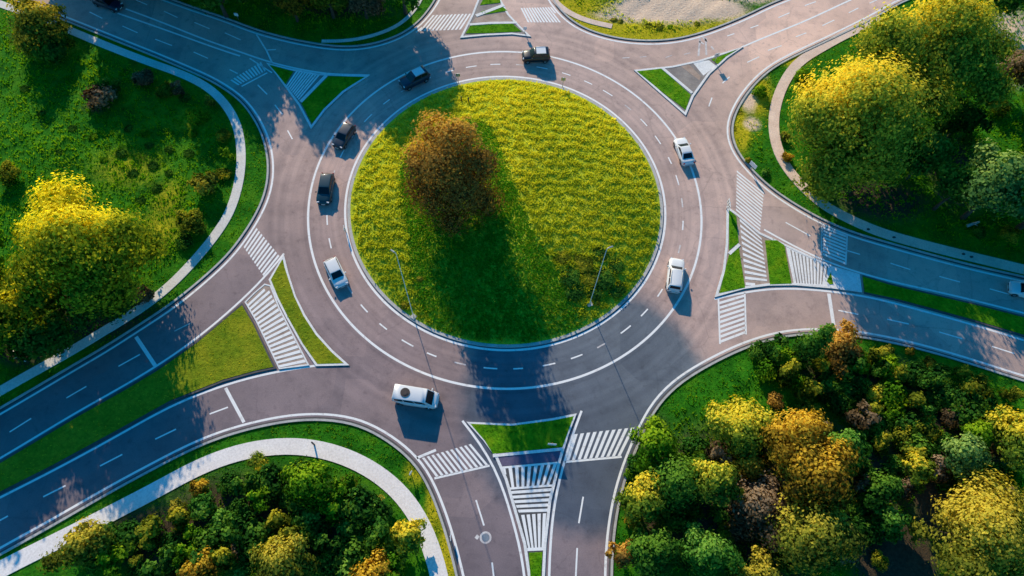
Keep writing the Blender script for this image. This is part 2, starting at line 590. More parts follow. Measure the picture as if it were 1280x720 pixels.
def zebra(quad, n, duty=.5, slant=0.0, m='white', parent=road, z=ZM, name='zebra_crossing', world=False, skip=0.0):
    A, B, Cc, D = quad if world else P(quad)
    b = MB()
    for i in range(n):
        t0 = (i + .5 - duty / 2) / n; t1 = (i + .5 + duty / 2) / n
        s0, s1 = t0 + slant, t1 + slant
        if s1 > 1.0 or s0 < 0:
            # clip the slanted bar at the side of the area
            lim = 1.0 if slant > 0 else 0.0
            k = max(0.0, min(1.0, (lim - (t1 if slant > 0 else t0)) / slant))
            if k < .12:
                continue
            p = [A.lerp(B, t0), A.lerp(B, t1)]
            q1 = A.lerp(B, t1 + slant * k).lerp(D.lerp(Cc, t1 + slant * k), k)
            q0 = A.lerp(B, t0 + slant * k).lerp(D.lerp(Cc, t0 + slant * k), k)
            b.poly([p[0], p[1], q1, q0], z)
        else:
            b.poly([A.lerp(B, t0), A.lerp(B, t1), D.lerp(Cc, s1), D.lerp(Cc, s0)], z)
    return b.build(name, M[m], parent)


def circle(r, n=220):
    return [Vector((r * math.cos(2 * math.pi * i / n), r * math.sin(2 * math.pi * i / n))) for i in range(n)]


for k in LINE:
    mark('edge_line', LINE[k], .25)
mark('ring_line', circle(R_OUT), .27, closed=True)
mark('ring_line', circle(R_IN + .12), .27, closed=True)
RM = 22.35
nd = 42
for i in range(nd):
    a0 = 2 * math.pi * (i + .1) / nd
    a1 = a0 + (1.35 + .25 * math.sin(i * 2.3)) / RM
    l = [Vector((RM * math.cos(a0 + (a1 - a0) * t / 4), RM * math.sin(a0 + (a1 - a0) * t / 4))) for t in range(5)]
    mark('lane_dash', l, .17, 'white' if i % 5 else 'faded')

DASHES = [((112, 15), (128, 23)), ((153, 32.5), (172, 41)), ((194, 49), (215, 57)), ((242, 65), (260, 73)), ((287, 87), (297, 92)),
          ((170, 0), (184, 6)), ((205, 14), (222, 22)), ((243, 28), (262, 36)), ((281, 41), (301, 50)),
          ((322, 106), (334, 118)), ((343.5, 131), (353, 143)), ((359.5, 163), (365.5, 174)),
          ((973, 22), (987, 16)), ((1006, 7), (1020, 2)), ((938, 35), (948, 31.5)), ((909, 45), (918, 42)),
          ((960, 63), (977, 57)), ((995, 46), (1008, 41)), ((1028, 32), (1043, 25)), ((1061, 16), (1073, 10)), ((1087, 4), (1098, -1)),
          ((934, 78), (949, 71)), ((903, 104), (912, 96)), ((886, 133), (890, 122)),
          ((982, 278), (1013, 295)), ((1058, 313), (1075, 318)), ((1113, 329), (1138, 337)), ((1174, 345.5), (1200, 352.5)), ((1237, 361), (1262, 368)),
          ((1048, 388), (1073, 393)), ((1109, 399), (1136, 405)), ((1174, 415), (1203, 423.5)), ((1240, 433), (1268, 442)),
          ((595, 625), (605, 657)), ((615, 703), (619, 735)), ((729, 621), (723.5, 654)), ((721.5, 685), (719, 735)),
          ((148, 458), (175, 443)), ((83, 497.5), (108, 483)), ((12, 540), (39, 523)), ((-60, 582), (-30, 565)),
          ((262, 517.5), (285, 509)), ((194, 549), (220, 536.5)), ((125, 582.5), (153, 568)), ((54, 621), (82, 607)), ((-18, 660), (10, 645))]
for a, c in DASHES:
    dash(a, c)
for a, c in [((832, 72), (840, 69)), ((800, 71.5), (808, 70.5)), ((778, 72.5), (787, 72)), ((855, 68), (863, 66)), ((218, 414), (238, 404))]:
    dash(a, c, .14, 'faded')

for l in [[(157, 11), (200, 27), (260, 51), (320, 72), (330, 76), (363, 84), (397, 91), (462, 94)],
          [(147, 16.5), (200, 35), (250, 53), (284, 65), (300, 70)],
          [(927, 59), (960, 45), (1000, 29), (1063, 0), (1140, -34), (1200, -60)]]:
    mark('centre_line', SL(l), .26)
mark('centre_line', SL([(312, 73), (325, 81), (340, 91)]), .2)
# give-way lines across the carriageways
mark('stop_line', P([(170, 421), (194, 457)]), .42)
mark('stop_line', P([(282, 485), (305, 528)]), .34)
mark('stop_line', P([(1036, 367), (1042.5, 409)]), .42)
mark('stop_line', P([(320.5, 43), (333, 63), (340, 78)]), .22)
mark('stop_line', P([(333, 62.5), (345, 62)]), .2)
mark('stop_line', P([(302, 108), (334, 91)]), .22)

zebra([(287, 101), (327, 77), (333, 88), (297, 107)], 11, .55, 0.0)
zebra([(523, 39), (577, 37), (590, 17), (540, 19)], 11, .55, 0.0)
mark('stop_line', P([(520, 40.5), (528, 34)]), .2)
zebra([(650, 10), (690, 9), (704, 28), (657, 28)], 12, .62, .04)
zebra([(304, 308), (330, 346), (350, 321), (320, 284)], 10, .55)
zebra([(524, 573), (541, 597), (613, 580.5), (591, 554.5)][::-1], 1, .01)
bpy.data.objects.remove(road.children[-1])
zebra([(526, 573), (590, 554.5), (612, 581), (544, 597)], 11, .52)
mark('stop_line', P([(521, 572.5), (545, 562.5)]), .28)
mark('stop_line', P([(543, 598), (612, 582)]), .22)
zebra([(716, 543), (795, 534), (777, 570), (706, 576.5)], 10, .56)
mark('stop_line', P([(706, 577.5), (777, 571)]), .22)
zebra([(921, 212), (920, 264), (950, 289), (955, 240)], 12, .55)
zebra([(1028, 282), (1027, 319), (1056, 331), (1059, 294)], 9, .62)
mark('stop_line', P([(1028, 282), (1027, 319)]), .2)
mark('stop_line', P([(1059, 294), (1057, 331)]), .2)
zebra([(899, 376), (901, 430), (932, 418), (930, 367)], 9, .55)
mark('stop_line', P([(898, 374), (900, 430)]), .2)
mark('stop_line', P([(931, 366), (932.5, 418)]), .2)
# lines along the long medians
for l in [[(955, 287), (993, 308), (1040, 330), (1073, 340.5), (1110, 351), (1160, 362), (1220, 376), (1280, 391.5), (1360, 411), (1450, 433)],
          [(893, 374), (930, 365), (960, 361), (993, 360.5), (1040, 364.5), (1077, 369.5), (1120, 379.5), (1160, 390.5), (1220, 407), (1280, 425.5), (1360, 449), (1450, 475)],
          [(355, 317), (330, 348), (300, 377), (247, 422), (197, 457), (157, 481), (100, 513), (0, 573), (-80, 618), (-170, 668)],
          [(395, 457), (353, 463), (320, 470), (282, 481), (213, 508), (150, 543), (67, 588), (0, 622), (-80, 663), (-170, 710)],
          [(578, 526), (600, 552), (613, 571), (627, 603), (640, 648), (650, 681), (656, 722), (660, 770), (664, 830)],
          [(727, 513.5), (715, 543), (706, 575), (693, 627), (688, 680), (686, 722), (686, 770), (688, 830)]]:
    mark('edge_line', SL(l), .25)


# iron cover with a worn painted ring on the southern approach lane
c = at(607, 672)
b = MB(); b.strip([Vector((c.x + .50 * math.cos(t * math.pi / 12), c.y + .50 * math.sin(t * math.pi / 12))) for t in range(24)], .2, ZM, True)
b.strip([Vector((c.x - 1.0, c.y + .1)), Vector((c.x - .72, c.y - .1))], .4, ZM)
b.build('cover_ring', M['faded'], road)
b = MB(); b.poly([Vector((c.x + .38 * math.cos(t * math.pi / 12), c.y + .38 * math.sin(t * math.pi / 12))) for t in range(24)], ZM)
b.build('manhole_cover', M['metal'], road)
# worn marks on the northern slip
b = MB()
for x0, y0, x1, y1 in ((875, 48, 873, 70), (882, 47, 883, 69), (878, 46, 884, 52), (889, 58, 892, 62), (874, 52, 880, 55)):
    b.strip(P([(x0, y0), (x1, y1)]), .28, ZM)
b.build('worn_marking', M['faded'], road)


# ------------------------------------------------------------------ traffic islands
TUFTS = []          # polygons (world) to sprinkle with short grass, with height and density


def lawn_mesh(poly, z0, z1, name, m, parent):
    b = MB(); b.slab(poly, z0, z1)
    return b.build(name, M[m], parent)


def island(label, outline, base, lawns=(), pavings=(), lawn_m='verge', cat='traffic island', name='traffic_island', kerbw=.30, kerbm='white_kerb', step=.9, closed_spline=None):
    """raised island: kerb ring, paved top, planted areas (all given in photo points of the ground)"""
    pts = P(outline)
    dens = []
    for i, p in enumerate(pts):
        q = pts[(i + 1) % len(pts)]
        k = max(1, int((q - p).length / 2.0))
        dens += [p.lerp(q, j / k) for j in range(k)]
    cx = sum((p for p in dens), Vector((0, 0))) / len(dens)
    t = empty(name, (cx.x, cx.y, 0))
    tag(t, label, cat)
    loc = lambda ps: [p - cx for p in ps]
    o_ = loc(dens)
    area = sum(o_[i].x * o_[(i + 1) % len(o_)].y - o_[(i + 1) % len(o_)].x * o_[i].y for i in range(len(o_)))
    if area < 0:
        o_ = o_[::-1]
    b = MB(); b.strip(o_, kerbw, .12, True, z0=-.02, shift=kerbw * .5)
    b.build('kerb', M[kerbm], t)
    b = MB(); b.slab(o_, -.02, .085); b.build('surface', M[base], t)
    for q in lawns:
        w = loc(P(q)); lawn_mesh(w, .05, .135, 'lawn', lawn_m, t)
        TUFTS.append((P(q), .12, .14, 5.0, lawn_m))
    for q, m in pavings:
        w = loc(P(q)); lawn_mesh(w, .05, .095, 'paving', m, t)
    return t, cx


def isl_zebra(t, cx, quad, n, duty, slant=0.0, m='white', z=.104):
    q = [p - cx for p in P(quad)]
    return zebra(q, n, duty, slant, m, t, z, 'hatching', True)


t, c = island('triangular splitter island with paved crossing between two lawns, beside the upper left approach',
              [(333, 79), (363, 86), (397, 92.5), (462, 95), (430, 116), (407, 138), (389, 162), (373, 132), (357, 110), (344, 92)], 'greypave',
              lawns=[[(337, 82), (367, 90), (357, 106), (345, 91)], [(411, 96), (456, 97), (428, 114), (405, 136), (390, 155), (377, 130)]])
isl_zebra(t, c, [(370, 89), (401, 94), (374, 126), (358, 107)], 9, .7, 0, 'white')
b = MB(); b.strip([p - c for p in P([(408, 95), (376, 128)])], .45, .15, z0=.05); b.build('kerb', M['white_kerb'], t)

t, c = island('small splitter island with a bright lawn strip at the foot of the top road',
              [(575, 48), (582, 34), (590, 18), (597, 0), (604, -25), (610, -60), (616, -60), (619, -25), (626, 0), (636, 18), (650, 33), (664, 46.5), (640, 43.5), (607, 45)], 'greypave',
              lawns=[[(582, 42.5), (588, 33), (640, 30), (652, 40), (640, 40.5), (607, 42)], [(597, 20), (602, 15), (628, 9), (634, 14)], [(600, 7), (604, 0), (624, -2), (626, 4)]],
              pavings=[([(590, 29), (595, 22), (634, 16), (645, 27)], 'tanpave'), ([(605, -2), (610, -40), (616, -40), (622, -3)], 'whitepave')])
b = MB(); b.strip([p - c for p in P([(587, 31.5), (612, 29.5), (646, 29)])], .4, .15, z0=.05); b.strip([p - c for p in P([(595, 20.5), (630, 7)])], .5, .15, z0=.05)
b.build('kerb', M['white_kerb'], t)

t, c = island('pointed splitter island with lawn, stone paving and a white pad on the upper right approach',
              [(792, 88), (840, 83), (873, 76), (905, 66), (929, 59), (910, 72), (887, 93), (867, 121), (857, 145), (826, 118)], 'greypave',
              lawns=[[(796, 90), (826, 86.5), (863, 119), (857, 138), (828, 116)], [(889, 75), (921, 63), (907, 71.5), (897, 81)]],
              pavings=[([(865, 78), (886, 76), (895, 83), (879, 95)], 'whitepave'), ([(850, 83), (861, 81), (876, 96), (874, 101)], 'tanpave')])
b = MB(); b.strip([p - c for p in P([(828, 86), (865, 117)])], .4, .15, z0=.05); b.build('kerb', M['white_kerb'], t)

t, c = island('broad paved splitter island with brown crossing and white hatching on the right approach',
              [(908, 258), (921, 267), (950, 291), (993, 311), (1040, 333), (1074, 343), (1077, 366), (1040, 361), (993, 357), (960, 357.5), (930, 361.5), (893, 372), (903, 338), (907, 305)], 'tanpave',
              lawns=[[(911, 263), (920, 271), (923, 304), (911, 313)], [(911, 318), (923, 309), (931, 360), (899, 367)],
                     [(956, 301), (971, 301), (980, 307), (989, 355), (962, 356)], [(1033, 352), (1038, 341), (1041, 355.5), (1037, 356)]],
              pavings=[([(982, 309), (1030, 331), (1072, 344), (1075, 365), (1040, 359.5), (992, 355.5)], 'whitepave')])
isl_zebra(t, c, [(924, 272), (932, 359), (959, 355.5), (951, 294)], 12, .48, .05, 'white')
isl_zebra(t, c, [(986, 312), (1036, 334), (1030, 356), (992, 354)], 11, .34, .05, 'greypave')
b = MB(); b.strip([p - c for p in P([(911, 318), (924, 306)])], .4, .15, z0=.05); b.build('kerb', M['white_kerb'], t)

t, c = island('long grass median between the two right hand carriageways',
              [(1078, 344.5), (1110, 354), (1160, 366), (1220, 380), (1280, 395.5), (1360, 415), (1450, 437), (1450, 470), (1360, 445), (1280, 421.5), (1220, 403.5), (1160, 387), (1120, 376), (1080, 367)], 'gutter',
              lawns=[[(1078, 346), (1110, 356), (1160, 368), (1220, 382), (1280, 397.5), (1360, 417), (1450, 439), (1450, 468), (1360, 443), (1280, 419), (1220, 401), (1160, 384.5), (1120, 374), (1080, 365.5)]], kerbm='gutter', kerbw=.2, cat='median')

t, c = island('green topped splitter island with mauve strip and striped paint at the bottom approach',
              [(583, 527.5), (640, 530), (690, 523), (721, 517), (711, 543), (701, 577), (689, 627), (683, 680), (681, 722), (681, 770), (682, 830), (668, 830), (664, 770), (660, 722), (654, 680), (644, 645), (631, 600), (618, 570), (604, 551)], 'gutter',
              lawns=[[(588, 530), (640, 532.5), (690, 526), (717, 520.5), (703, 559), (616, 567.5), (606, 551)], [(661, 691), (678, 690), (676, 722), (676, 770), (677, 830), (672, 830), (667, 770), (663, 722)]],
              pavings=[([(620, 571), (703, 563), (699, 577), (625, 583)], 'purple')])
b = MB(); b.strip([p - c for p in P([(616, 570), (703, 561.5)])], .32, .15, z0=.05); b.build('kerb', M['white_kerb'], t)
isl_zebra(t, c, [(625, 584), (699, 577.5), (691, 607), (636, 611)], 9, .55, -.07)
b = MB(); b.strip([p - c for p in P([(625, 585), (699, 578.5)])], .22, .108); b.strip([p - c for p in P([(636, 611), (691, 607)])], .22, .108); b.build('hatching', M['white'], t)
isl_zebra(t, c, [(637, 613), (649, 642), (684, 641), (690, 609)], 5, .6)
isl_zebra(t, c, [(650, 644), (684, 641.5), (680, 687), (660, 688)], 5, .62)
b = MB(); b.strip([p - c for p in P([(659, 687), (681, 686)])], .3, .108); b.build('hatching', M['white'], t)

t, c = island('curved sliver of grass island beside the left of the ring',
              [(355, 318), (361, 342), (370, 370), (382, 394), (397, 417), (416, 438), (437, 457), (395, 458), (376, 430), (358, 398), (345, 372), (336, 350)], 'verge',
              lawns=[[(353, 325), (360, 347), (368, 371), (380, 396), (395, 419), (414, 440), (430, 454.5), (397, 455.5), (379, 430), (361, 398), (348, 372), (339, 350)]], lawn_m='olive_lawn')
t, c = island('wide striped crossing pad between two lawns on the lower left approach',
              [(331, 355), (339, 357), (350, 385), (368, 420), (387, 457), (349, 462), (336, 435), (320, 402), (306, 378), (318, 366)], 'tanpave', kerbw=.16)
isl_zebra(t, c, [(309, 380), (350, 461), (384, 456), (334, 358)], 17, .56, -.015)
t, c = island('long grass median between the two lower left carriageways, half in shade',
              [(303, 379), (318, 404), (333, 435), (346, 461), (320, 466.5), (280, 477.5), (213, 504), (150, 539), (67, 584), (0, 618), (-80, 659), (-170, 706), (-170, 672), (-80, 622), (0, 577), (100, 517), (157, 485), (197, 461), (247, 426)], 'gutter',
              lawns=[[(303, 382), (317, 406), (331, 436), (342, 459), (320, 463.5), (280, 474.5), (213, 501), (150, 536), (67, 581), (0, 615), (-80, 656), (-170, 703), (-170, 675), (-80, 625), (0, 580), (100, 520), (157, 488), (197, 464), (247, 429)]], lawn_m='olive_lawn', kerbm='gutter', kerbw=.2, cat='median')

# ------------------------------------------------------------------ central island
RI = R_IN - .10


def dome(x, y):
    r = np.sqrt(x * x + y * y) / (RI - .5)
    d = np.clip(1 - r ** 2.8, 0, 1)
    return .12 + 1.7 * d + .10 * d * (np.sin(x * .55 + 1.3) * np.sin(y * .47 + .4) + .6 * np.sin(x * 1.3 + y * .8))


central = empty('central_island', (0, 0, 0))
tag(central, 'round domed central island of rough yellow grass inside the ring road', 'roundabout island')
b = MB(); b.strip(circle(RI - .25), .36, .13, True, z0=-.02); b.build('kerb', M['kerb'], central)
vs, fs = [], []
nr, na = 44, 150
for i in range(nr + 1):
    r = (RI - .40) * i / nr
    for j in range(na):
        a = 2 * math.pi * j / na
        x, y = r * math.cos(a), r * math.sin(a)
        vs.append((x, y, float(dome(np.float64(x), np.float64(y)))))
for i in range(nr):
    for j in range(na):
        j2 = (j + 1) % na
        if i == 0:
            fs.append((j, na + j, na + j2))
        else:
            fs.append((i * na + j, (i + 1) * na + j, (i + 1) * na + j2, i * na + j2))
b = MB(); b.add(vs, fs)
b.build('turf', M['rough'], central, True)

# ------------------------------------------------------------------ paths
PATHS = {}


def path(label_m, px, w, z=.05):
    l = SL(px, .8)
    b = MB(); b.strip(l, w, z, z0=-.1)
    o = b.build('footpath', M[label_m]); tag(o, kind='structure')
    PATHS[label_m + str(len(PATHS))] = (l, w)


path('pale', [(-120, -45), (-50, -14), (0, 5), (35, 17), (73, 32), (133, 57), (187, 78), (233, 95), (260, 109), (280, 128), (294, 150), (301, 180), (301, 213),
              (296, 240), (287, 267), (267, 297), (240, 329), (213, 357), (180, 383), (133, 412), (87, 440), (33, 470), (0, 489), (-60, 522), (-150, 570)], 1.15)
path('cream', [(-150, 800), (-80, 758), (0, 712), (50, 687), (100, 662), (150, 636), (200, 610), (240, 588), (283, 570), (320, 560.5), (345, 557.5), (370, 557), (403, 562), (440, 574), (470, 590),
               (497, 612), (517, 637), (533, 667), (543, 695), (550, 722), (556, 760), (560, 820)], 1.75)
path('tan', [(1100, 22), (1030, 58), (996, 80), (980, 103), (969, 133), (967, 165), (977, 200), (1000, 230), (1030, 257), (1060, 273), (1093, 288), (1143, 303),
             (1193, 316), (1243, 328), (1280, 337), (1360, 356), (1450, 378)], 1.4)
path('pale', [(402, 51.5), (437, 51), (470, 43.5), (500, 31), (516, 16), (528, -4), (535, -30)], .55)
path('tan', [(675, -60), (684, -20), (691, 0), (707, 14), (733, 26), (765, 33)], .9)

# ------------------------------------------------------------------ ground
xs = np.concatenate([[-900, -500, -300, -200, -150, -125, -108], np.arange(-96, 96.1, .62), [108, 125, 150, 200, 300, 500, 900]])
ys = np.concatenate([[-700, -400, -200, -110, -80, -62], np.arange(-50, 74, .62), [82, 95, 115, 150, 220, 350, 600, 1200]])
GX, GY = np.meshgrid(xs, ys)
pts = np.stack([GX.ravel(), GY.ravel()], 1)


def seg_dist(pts, line):
    l = np.array([(p[0], p[1]) for p in line])
    best = np.full(len(pts), 1e9)
    for a, c in zip(l[:-1], l[1:]):
        d = c - a
        L2 = max(d @ d, 1e-9)
        t = np.clip(((pts - a) @ d) / L2, 0, 1)
        q = pts - a - t[:, None] * d
        best = np.minimum(best, np.einsum('ij,ij->i', q, q))
    return np.sqrt(best)


def inside(pts, poly):
    poly = np.array([(p[0], p[1]) for p in poly])
    x, y = pts[:, 0], pts[:, 1]
    r = np.zeros(len(pts), bool)
    j = len(poly) - 1
    for i in range(len(poly)):
        xi, yi = poly[i]; xj, yj = poly[j]
        if yi != yj:
            c = ((yi > y) != (yj > y)) & (x < (xj - xi) * (y - yi) / (yj - yi) + xi)
            r ^= c
        j = i
    return r


def free_dist(pts):
    """distance to the nearest kerb or path edge, negative on the road"""
    d = np.full(len(pts), 1e9)
    for k in KERB:
        d = np.minimum(d, seg_dist(pts, KERB[k][::2] + [KERB[k][-1]]))
    ins = inside(pts, road_outline)
    d = np.where(ins, -d, d - .24)
    for l, w in PATHS.values():
        d = np.minimum(d, seg_dist(pts, l[::2] + [l[-1]]) - w / 2)
    return d


def bumps(x, y):
    return (.16 * np.sin(x * .21 + 1.1) * np.sin(y * .25 + .3) + .10 * np.sin(x * .53 + y * .31) * np.sin(y * .61 - .2 * x)
            + .06 * np.sin(x * 1.31 + 2) * np.sin(y * 1.17 + 1) + .04 * np.sin(x * 2.1 - y * 1.7))


FD = free_dist(pts)
S = np.clip((FD - .5) / 3.0, 0, 1); S = S * S * (3 - 2 * S)


def ground_z(x, y):
    p = np.array([[x, y]])
    d = free_dist(p)
    s = np.clip((d - .5) / 3.0, 0, 1); s = s * s * (3 - 2 * s)
    return float((-.03 + s * (.12 + bumps(p[:, 0], p[:, 1])))[0])


GZ = -.03 + S * (.12 + bumps(pts[:, 0], pts[:, 1]))
nx, ny = len(xs), len(ys)
ii = (np.arange(ny - 1)[:, None] * nx + np.arange(nx - 1)[None, :]).ravel()
FI = np.stack([ii, ii + 1, ii + nx + 1, ii + nx], 1).ravel()
me = fast_mesh('ground', np.column_stack([pts, GZ]), 4, FI)
zone = np.zeros((len(pts), 4)); zone[:, 3] = 1


def blob(ch, px, py, rx, ry=None, amt=1.0):
    c = at(px, py); s = scale_at(c)
    rx_, ry_ = rx / s, (ry or rx) / s / .85
    d = ((pts[:, 0] - c.x) / rx_) ** 2 + ((pts[:, 1] - c.y) / ry_) ** 2
    zone[:, ch] = np.maximum(zone[:, ch], amt * np.exp(-d * 1.1))


for a in [(760, 30, 120, 26), (900, 25, 80, 18), (840, 46, 130, 14), (690, -10, 40, 25), (1000, -10, 60, 16), (720, 20, 60, 30, 1.1), (860, 40, 120, 20, 1.0), (700, 50, 30, 14), (940, 110, 26, 40), (925, 160, 14, 34),
          (985, 72, 30, 12), (560, 690, 14, 60, .9), (545, 620, 14, 50, .8), (60, 60, 50, 14, .7), (520, 590, 20, 20, .6), (160, 210, 70, 40, .45), (200, 290, 40, 40, .55),
          (210, 250, 30, 40, .5), (240, 150, 40, 26, .45)]:
    blob(0, *a)
for a in [(830, 12, 66, 20, 1.3), (885, 10, 50, 18, 1.2), (780, 20, 44, 10, .9), (940, -6, 40, 14, .9), (935, 122, 12, 22, .9), (940, 155, 12, 10, .9), (955, 95, 8, 8, .5), (1268, 40, 30, 45, .8), (1262, 90, 20, 30, .6)]:
    blob(1, *a)
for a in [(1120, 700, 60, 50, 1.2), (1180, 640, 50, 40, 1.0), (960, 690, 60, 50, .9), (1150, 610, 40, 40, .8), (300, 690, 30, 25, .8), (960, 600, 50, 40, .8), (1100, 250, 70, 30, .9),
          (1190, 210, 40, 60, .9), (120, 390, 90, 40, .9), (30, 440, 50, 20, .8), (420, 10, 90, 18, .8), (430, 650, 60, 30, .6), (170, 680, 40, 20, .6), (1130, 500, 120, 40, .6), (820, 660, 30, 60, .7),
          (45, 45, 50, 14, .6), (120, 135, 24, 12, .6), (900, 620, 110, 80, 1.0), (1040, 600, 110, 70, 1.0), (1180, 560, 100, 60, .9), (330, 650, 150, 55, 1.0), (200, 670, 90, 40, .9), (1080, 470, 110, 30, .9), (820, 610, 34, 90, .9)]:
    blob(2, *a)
ca = me.attributes.new('zone', 'FLOAT_COLOR', 'POINT')
ca.data.foreach_set('color', zone.astype(np.float32).ravel())
g = link('ground', me, M['ground'], None, True)
tag(g, kind='structure')

# ------------------------------------------------------------------ grass (nobody could count it)
rng = np.random.default_rng(11)


def tuft_mesh(name, X, Y, Z, h, w, blades, T=None):
    n = len(X)
    k = blades
    bx = np.repeat(X, k); by = np.repeat(Y, k); bz = np.repeat(Z, k)
    hh = np.repeat(h, k) * rng.uniform(.6, 1.25, n * k)
    ww = np.repeat(w, k) * rng.uniform(.6, 1.2, n * k)
    a = rng.uniform(0, 2 * np.pi, n * k)
    lean = rng.uniform(.1, .9, n * k) * hh
    la = rng.uniform(0, 2 * np.pi, n * k)
    ox = rng.normal(0, 1, n * k) * np.repeat(w, k) * .7
    oy = rng.normal(0, 1, n * k) * np.repeat(w, k) * .7
    V = np.empty((n * k, 3, 3))
    V[:, 0] = np.column_stack([bx + ox - np.cos(a) * ww / 2, by + oy - np.sin(a) * ww / 2, bz - .04])
    V[:, 1] = np.column_stack([bx + ox + np.cos(a) * ww / 2, by + oy + np.sin(a) * ww / 2, bz - .04])
    V[:, 2] = np.column_stack([bx + ox + np.cos(la) * lean, by + oy + np.sin(la) * lean, bz + hh])
    t = np.repeat(rng.uniform(0, .6, n) if T is None else T, k) + rng.uniform(0, .3, n * k)
    return fast_mesh(name, V.reshape(-1, 3), 3, np.arange(n * k * 3), t)


# island rough grass
n = 26000
r = (RI - .8) * np.sqrt(rng.uniform(0, 1, n)); a = rng.uniform(0, 2 * np.pi, n)
X, Y = r * np.cos(a), r * np.sin(a)
clump = .5 + .30 * np.sin(Y * 4.4 + 1.2 * np.sin(X * .55) + .9 * np.sin(X * 2.1)) + .20 * np.sin(X * 3.1 + 2.7 * np.sin(Y * 1.3))
keep = rng.uniform(0, 1, n) < .35 + .65 * clump
X, Y, clump = X[keep], Y[keep], clump[keep]
SHADE_BAND = SLC = spline(P([(508, 205), (600, 160), (640, 235), (668, 300), (700, 352), (728, 425), (640, 432), (560, 420), (527, 385), (512, 300)]), 1.0, True)  # short grass; outline and green tint follow the tree's shadow
in_shade_band = inside(np.column_stack([X, Y]), SHADE_BAND)
patch = .5 + .5 * np.sin(X * .42 + 1.5 * np.sin(Y * .23 + 1)) * np.sin(Y * .36 + .8 * np.sin(X * .31))
hgt = np.where(in_shade_band, .09, .10 + .26 * clump)
q = rng.uniform(-19, 19, (30000, 2))
q = q[inside(q, SHADE_BAND) & (np.hypot(q[:, 0], q[:, 1]) < RI - .8)]
mm_ = tuft_mesh('mown_shade_grass', q[:, 0], q[:, 1], dome(q[:, 0], q[:, 1]), np.full(len(q), .13), np.full(len(q), .34), 5, rng.uniform(0, .3, len(q)))
mo = link('mown_shade_grass', mm_, M['mown']); tag(mo, 'short mown grass tinted green for the tree shadow on the central island', 'grass', kind='stuff')
me = tuft_mesh('tall_grass', X, Y, dome(X, Y), hgt, np.full(len(X), .26), 5, .20 * clump + .20 * patch + np.clip((Y + 20) / 40, 0, 1) * .46 + rng.uniform(0, .06, len(X)) - .10)
o = link('tall_grass', me, M['blade_dry'])
tag(o, kind='stuff', label='rough yellow green grass growing over the central island', cat='grass')

# meadow, verges
lo, hi = (-84, -44), (84, 62)
n = 90000
X = rng.uniform(lo[0], hi[0], n); Y = rng.uniform(lo[1], hi[1], n)
d = free_dist(np.column_stack([X, Y]))
ok = d > .12
X, Y, d = X[ok], Y[ok], d[ok]
cl = .5 + .5 * np.sin(X * .9 + 1.7 * np.sin(Y * .6)) * np.sin(Y * 1.1 + 1.2 * np.sin(X * .7))
s = np.clip((d - .5) / 3.0, 0, 1); s = s * s * (3 - 2 * s)
Z = -.03 + s * (.12 + bumps(X, Y))
hg = np.where(d < 1.6, .13, .16 + .22 * cl)
# keep bare soil and mud bare
def zone_at(px, py, rx, ry):
    c = at(px, py); sc = scale_at(c)
    return ((X - c.x) / (rx / sc)) ** 2 + ((Y - c.y) / (ry / sc / .85)) ** 2 < 1
bare = zone_at(830, 12, 62, 17) | zone_at(885, 10, 48, 15) | zone_at(1120, 700, 50, 45) | zone_at(1180, 640, 40, 30) | zone_at(936, 128, 10, 26)
dry = zone_at(760, 30, 130, 34) | zone_at(900, 30, 100, 20) | zone_at(1000, -8, 60, 18) | zone_at(930, 120, 30, 60) | zone_at(560, 690, 14, 60) | zone_at(545, 620, 14, 50)
for nm, msk, mm, lab in (('grass', ~bare & ~dry, 'blade', 'short green grass covering the meadows and verges'),
                         ('dry_grass', dry & ~bare, 'blade_dry', 'dry yellow grass along the sunlit verges')):
    me = tuft_mesh(nm, X[msk], Y[msk], Z[msk], hg[msk], np.full(msk.sum(), .24), 3, .1 + .3 * cl[msk] + rng.uniform(0, .25, msk.sum()))
    o = link(nm, me, M[mm]); tag(o, lab, 'grass', kind='stuff')
# lawns of the splitter islands
for lm, bm in (('verge', 'blade'), ('olive_lawn', 'blade_dry')):
    TX = []
    for poly, h, w, dens, pm in TUFTS:
        if pm != lm:
            continue
        p = np.array([(q[0], q[1]) for q in poly])
        a0, a1 = p.min(0), p.max(0)
        k = min(int((a1 - a0).prod() * dens * (.5 if lm == 'olive_lawn' else 1)), 60000)
        q = rng.uniform(a0, a1, (k, 2))
        q = q[inside(q, poly)]
        q = q[seg_dist(q, list(poly) + [poly[0]]) > .12]
        TX.append(q)
    q = np.concatenate(TX)
    me = tuft_mesh('lawn_grass', q[:, 0], q[:, 1], np.full(len(q), .135), np.full(len(q), .10), np.full(len(q), .16), 3)
    o = link('lawn_grass', me, M[bm])
    tag(o, 'short mown green grass on the splitter islands and medians' if lm == 'verge' else 'olive yellow grass on the left hand medians', 'grass', kind='stuff')


